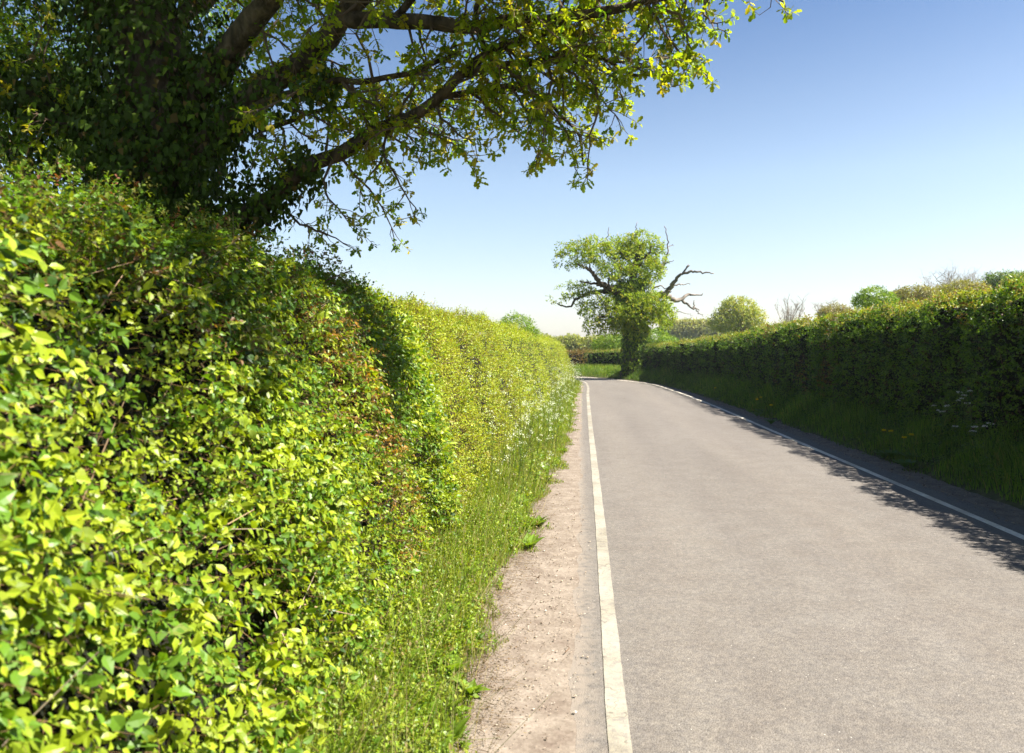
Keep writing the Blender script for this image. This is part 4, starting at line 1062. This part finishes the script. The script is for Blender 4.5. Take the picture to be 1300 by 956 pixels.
# trees on the rising ground at the right edge
for k, (px, py, d, rx, ry, lab, cols) in enumerate([
        (1275, 356, 75, 22, 9, 'dark green tree on the rise at the far right, above the thicket', [(MG, 3), (DG, 2), ((.14, .16, .03), 2)]),
        (1300, 358, 70, 20, 10, 'yellow-green tree at the right edge above the hedge', [((.25, .28, .03), 3), (MG, 2)]),
        (1160, 374, 62, 26, 8, 'pale scrubby tree right of the vivid green bush', [((.22, .22, .06), 3), ((.2, .17, .08), 2)]),
        (1222, 368, 66, 28, 9, 'low spreading tree in yellow leaf on the rise', [((.22, .22, .04), 3), ((.2, .17, .08), 1)]),
        (1060, 396, 80, 18, 8, 'pale brownish bush just above the right hedge, left of the vivid bush', [((.22, .18, .08), 3), ((.2, .2, .05), 2)])]):
    c = P(px, py, d); hz = float(hill(c[0], c[1]))
    shrub('tree', lab, 'tree', [blob(px, py, d, rx, ry, 1.6), blob(px - rx * .5, py + 4, d, rx * .6, ry * .8, 1.3), blob(px + rx * .5, py + 4, d, rx * .6, ry, 1.3), blob(px, py + 12, d, rx, ry, 1.4)], 2200, .17, cols, 90 + k, trunk_=((c[0], c[1], hz), (c[0], c[1], c[2] - .4), .16), group='trees beyond the right hedge', zbase=hz)
# leafless trees
def bare_tree(px, top, d, w, lab, seed, n0=9):
    rng = np.random.default_rng(seed); c = P(px, 420, d); hz = float(hill(c[0], c[1]))
    root = empty('bare_tree', (c[0], c[1], hz), lab, 'tree', 'leafless trees beyond the right hedge')
    zt = P(px, top, d)[2]; H = zt - hz; W = w * d / F
    m = MB(); t = MB()
    tube(t, spline([(c[0], d, hz), (c[0] + .1, d, hz + H * .3), (c[0], d, hz + H * .5)], 6), H * .02, H * .012, 6, (.2, .16, .13))
    t.build('trunk', M_twig, root)
    for _ in range(n0):
        s = np.array([c[0], d, hz + H * rng.uniform(.25, .5)]); an = rng.uniform(0, 6.28)
        e = np.array([c[0] + W * math.cos(an) * rng.uniform(.3, 1), d + W * math.sin(an), hz + H * rng.uniform(.7, 1)])
        p = spline([s, s * .5 + e * .5 + rng.normal(0, .08, 3) * W, e], 8); tube(m, p, H * .009, H * .003, 4, (.24, .19, .15))
        for _ in range(8):
            a0 = p[rng.integers(2, 8)]; e1 = a0 + norm(rng.normal(size=3) + [0, 0, .9]) * W * rng.uniform(.2, .6)
            p1 = spline([a0, (a0 + e1) / 2 + rng.normal(0, .04, 3) * W, e1], 5); tube(m, p1, H * .0035, H * .0015, 3, (.26, .20, .16))
            k = 7; b0 = p1[rng.integers(1, 5, k)]; e2 = b0 + norm(rng.normal(size=(k, 3)) + [0, 0, .7]) * W * rng.uniform(.1, .3, (k, 1))
            tubes3(m, b0, e2, np.full(k, H * .0014), np.tile([.28, .22, .18], (k, 1)))
    m.build('branches', M_twig, root)
bare_tree(1002, 378, 95, 22, 'leafless pale tree beyond the right hedge, right of the rounded tree', 3, 12)
bare_tree(1046, 384, 110, 16, 'small leafless tree at the far end of the thicket', 5)
bare_tree(1198, 345, 110, 30, 'wide leafless tree on the skyline at the right', 7, 14)
bare_tree(1232, 347, 115, 22, 'leafless tree just right of the wide leafless one on the skyline', 9, 12)
# far woods
def wood(label, rows, seed, size, cols):
    rng = np.random.default_rng(seed); m = MB(); t = MB()
    for (px, py, d, rx, ry) in rows:
        c = P(px, py, d); R = rx * d / F; H = ry * d / F; n = 900
        dd = norm(rng.normal(size=(n, 3))); q = c + dd * [R, R * .8, H] * rng.uniform(.5, 1, (n, 1)) ** .5
        nz = vnoise(q * (3 / R), seed); q = q[nz > -.5] ; dd = dd[nz > -.5]; k = len(q)
        shoots(m, None, rng, q, norm(dd + rng.normal(0, .5, (k, 3))), np.full(k, size * 2), 3, np.full(k, size), hcol(rng, k, *cols), DIAMOND, dd, jit=.5)
        tube(t, np.array([[c[0], d, -.1], [c[0], d, c[2]]]), .3, .15, 6, (.1, .08, .06))
    o = m.build('woodland', M_leaf); tag(o, label, 'woodland', kind='stuff'); t.build('trunks', M_twig, o)
wood('pale green far-off wood seen over the end of the lane', [(x, 440 + rng.uniform(-3, 3) - (x > 745) * 2, 125, 13, 9) for x in range(600, 800, 9)], 101, .42, [((.27, .30, .07), 3), ((.30, .29, .10), 2), ((.20, .25, .06), 2)])
wood('pale hazy far-off wood between the old oak and the rounded tree', [(x, 424 - 4 * math.sin((x - 840) / 30) + rng.uniform(-2, 2), 190, 11, 11) for x in range(850, 1010, 8)], 102, .6, [((.28, .31, .10), 3), ((.32, .30, .14), 2)])

HAZE = .00025
if HAZE:
    (x0, y0, z0), (x1, y1, z1) = (-560, -560, -1.1), (560, 760, 21)
    v = np.array([(x, y, z) for z in (z0, z1) for (x, y) in ((x0, y0), (x1, y0), (x1, y1), (x0, y1))], float)
    m = MB(); m.add(v, [np.array([[3, 2, 1, 0], [4, 5, 6, 7], [0, 1, 5, 4], [1, 2, 6, 5], [2, 3, 7, 6], [3, 0, 4, 7]])])
    mt, nt, out = newmat('haze_air'); pv = nt.nodes.new('ShaderNodeVolumePrincipled'); pv.inputs['Density'].default_value = HAZE
    pv.inputs['Color'].default_value = (.86, .93, 1, 1); pv.inputs['Anisotropy'].default_value = .15
    nt.links.new(pv.outputs[0], out.inputs['Volume'])
    o = m.build('haze', mt); tag(o, 'thin pale summer haze in the air over the fields', 'haze', kind='stuff')
# ------------------------------------------------------------------ camera, light, sky
cam = D.cameras.new('camera'); co = D.objects.new('camera', cam); COL.objects.link(co); S.camera = co
cam.sensor_width = 36; cam.lens = 28.0; cam.clip_end = 6000; cam.clip_start = .05
cam.shift_y = -45 / 1300
co.location = (0, 0, EYE); co.rotation_euler = (math.pi / 2 + PITCH, 0, YAW)
cam.dof.use_dof = True; cam.dof.focus_distance = 9.0; cam.dof.aperture_fstop = 3.4

EL, AZ = rad(49), rad(-4)      # AZ: ahead of +X
sd = Vector((math.cos(EL) * math.cos(AZ), math.cos(EL) * math.sin(AZ), math.sin(EL)))
sun = D.lights.new('sun', 'SUN'); so = D.objects.new('sun', sun); COL.objects.link(so)
sun.energy = 5; sun.angle = rad(.5); sun.color = (1, .955, .86)
so.rotation_euler = (-sd).to_track_quat('-Z', 'Y').to_euler()
W = D.worlds.new('World'); S.world = W; W.use_nodes = True
nt = W.node_tree; nt.nodes.clear()
sky = nt.nodes.new('ShaderNodeTexSky'); sky.sky_type = 'NISHITA'; sky.sun_disc = False
sky.sun_elevation = EL; sky.sun_rotation = math.atan2(sd.x, sd.y); sky.altitude = 50; sky.air_density = 1.0; sky.dust_density = 1.0; sky.ozone_density = 2.0
bg = nt.nodes.new('ShaderNodeBackground'); bg.inputs[1].default_value = .064
ow = nt.nodes.new('ShaderNodeOutputWorld')
SKYRAMP = [(0.0, (.97, .91, .95)), (1.0, (.26, .33, .44)), (.10, (.98, .90, .90)), (.205, (.98, .91, .86)), (.29, (.80, .78, .78)), (.38, (.56, .62, .70)), (.55, (.34, .42, .53))]
tc = nt.nodes.new('ShaderNodeTexCoord'); sx = nt.nodes.new('ShaderNodeSeparateXYZ'); nt.links.new(tc.outputs['Generated'], sx.inputs[0])
cr = nt.nodes.new('ShaderNodeValToRGB'); cr.color_ramp.interpolation = 'EASE' if 0 else 'LINEAR'
for k, (p_, c_) in enumerate(SKYRAMP):
    e = cr.color_ramp.elements[k] if k < 2 else cr.color_ramp.elements.new(p_)
    e.color = (*c_, 1)
nt.links.new(sx.outputs[2], cr.inputs[0])
mx = nt.nodes.new('ShaderNodeMix'); mx.data_type = 'RGBA'; mx.blend_type = 'MULTIPLY'; mx.inputs[0].default_value = 1
nt.links.new(sky.outputs[0], mx.inputs[6]); nt.links.new(cr.outputs[0], mx.inputs[7])
nt.links.new(mx.outputs[2], bg.inputs[0]); nt.links.new(bg.outputs[0], ow.inputs[0])
S.view_settings.view_transform = 'Standard'; S.view_settings.look = 'None'; S.view_settings.gamma = 1
S.view_settings.exposure = 1.87; S.view_settings.use_curve_mapping = False
S.render.engine = 'CYCLES'
cy = S.cycles
cy.max_bounces = 7; cy.diffuse_bounces = 3; cy.glossy_bounces = 2; cy.transmission_bounces = 4; cy.transparent_max_bounces = 4; cy.volume_bounces = 0
cy.use_denoising = True; cy.caustics_reflective = False; cy.caustics_refractive = False
try: cy.denoiser = 'OPENIMAGEDENOISE'
except Exception: pass
cy.sample_clamp_indirect = 6
S.render.film_transparent = False
print('verts', sum(len(m.vertices) for m in D.meshes))
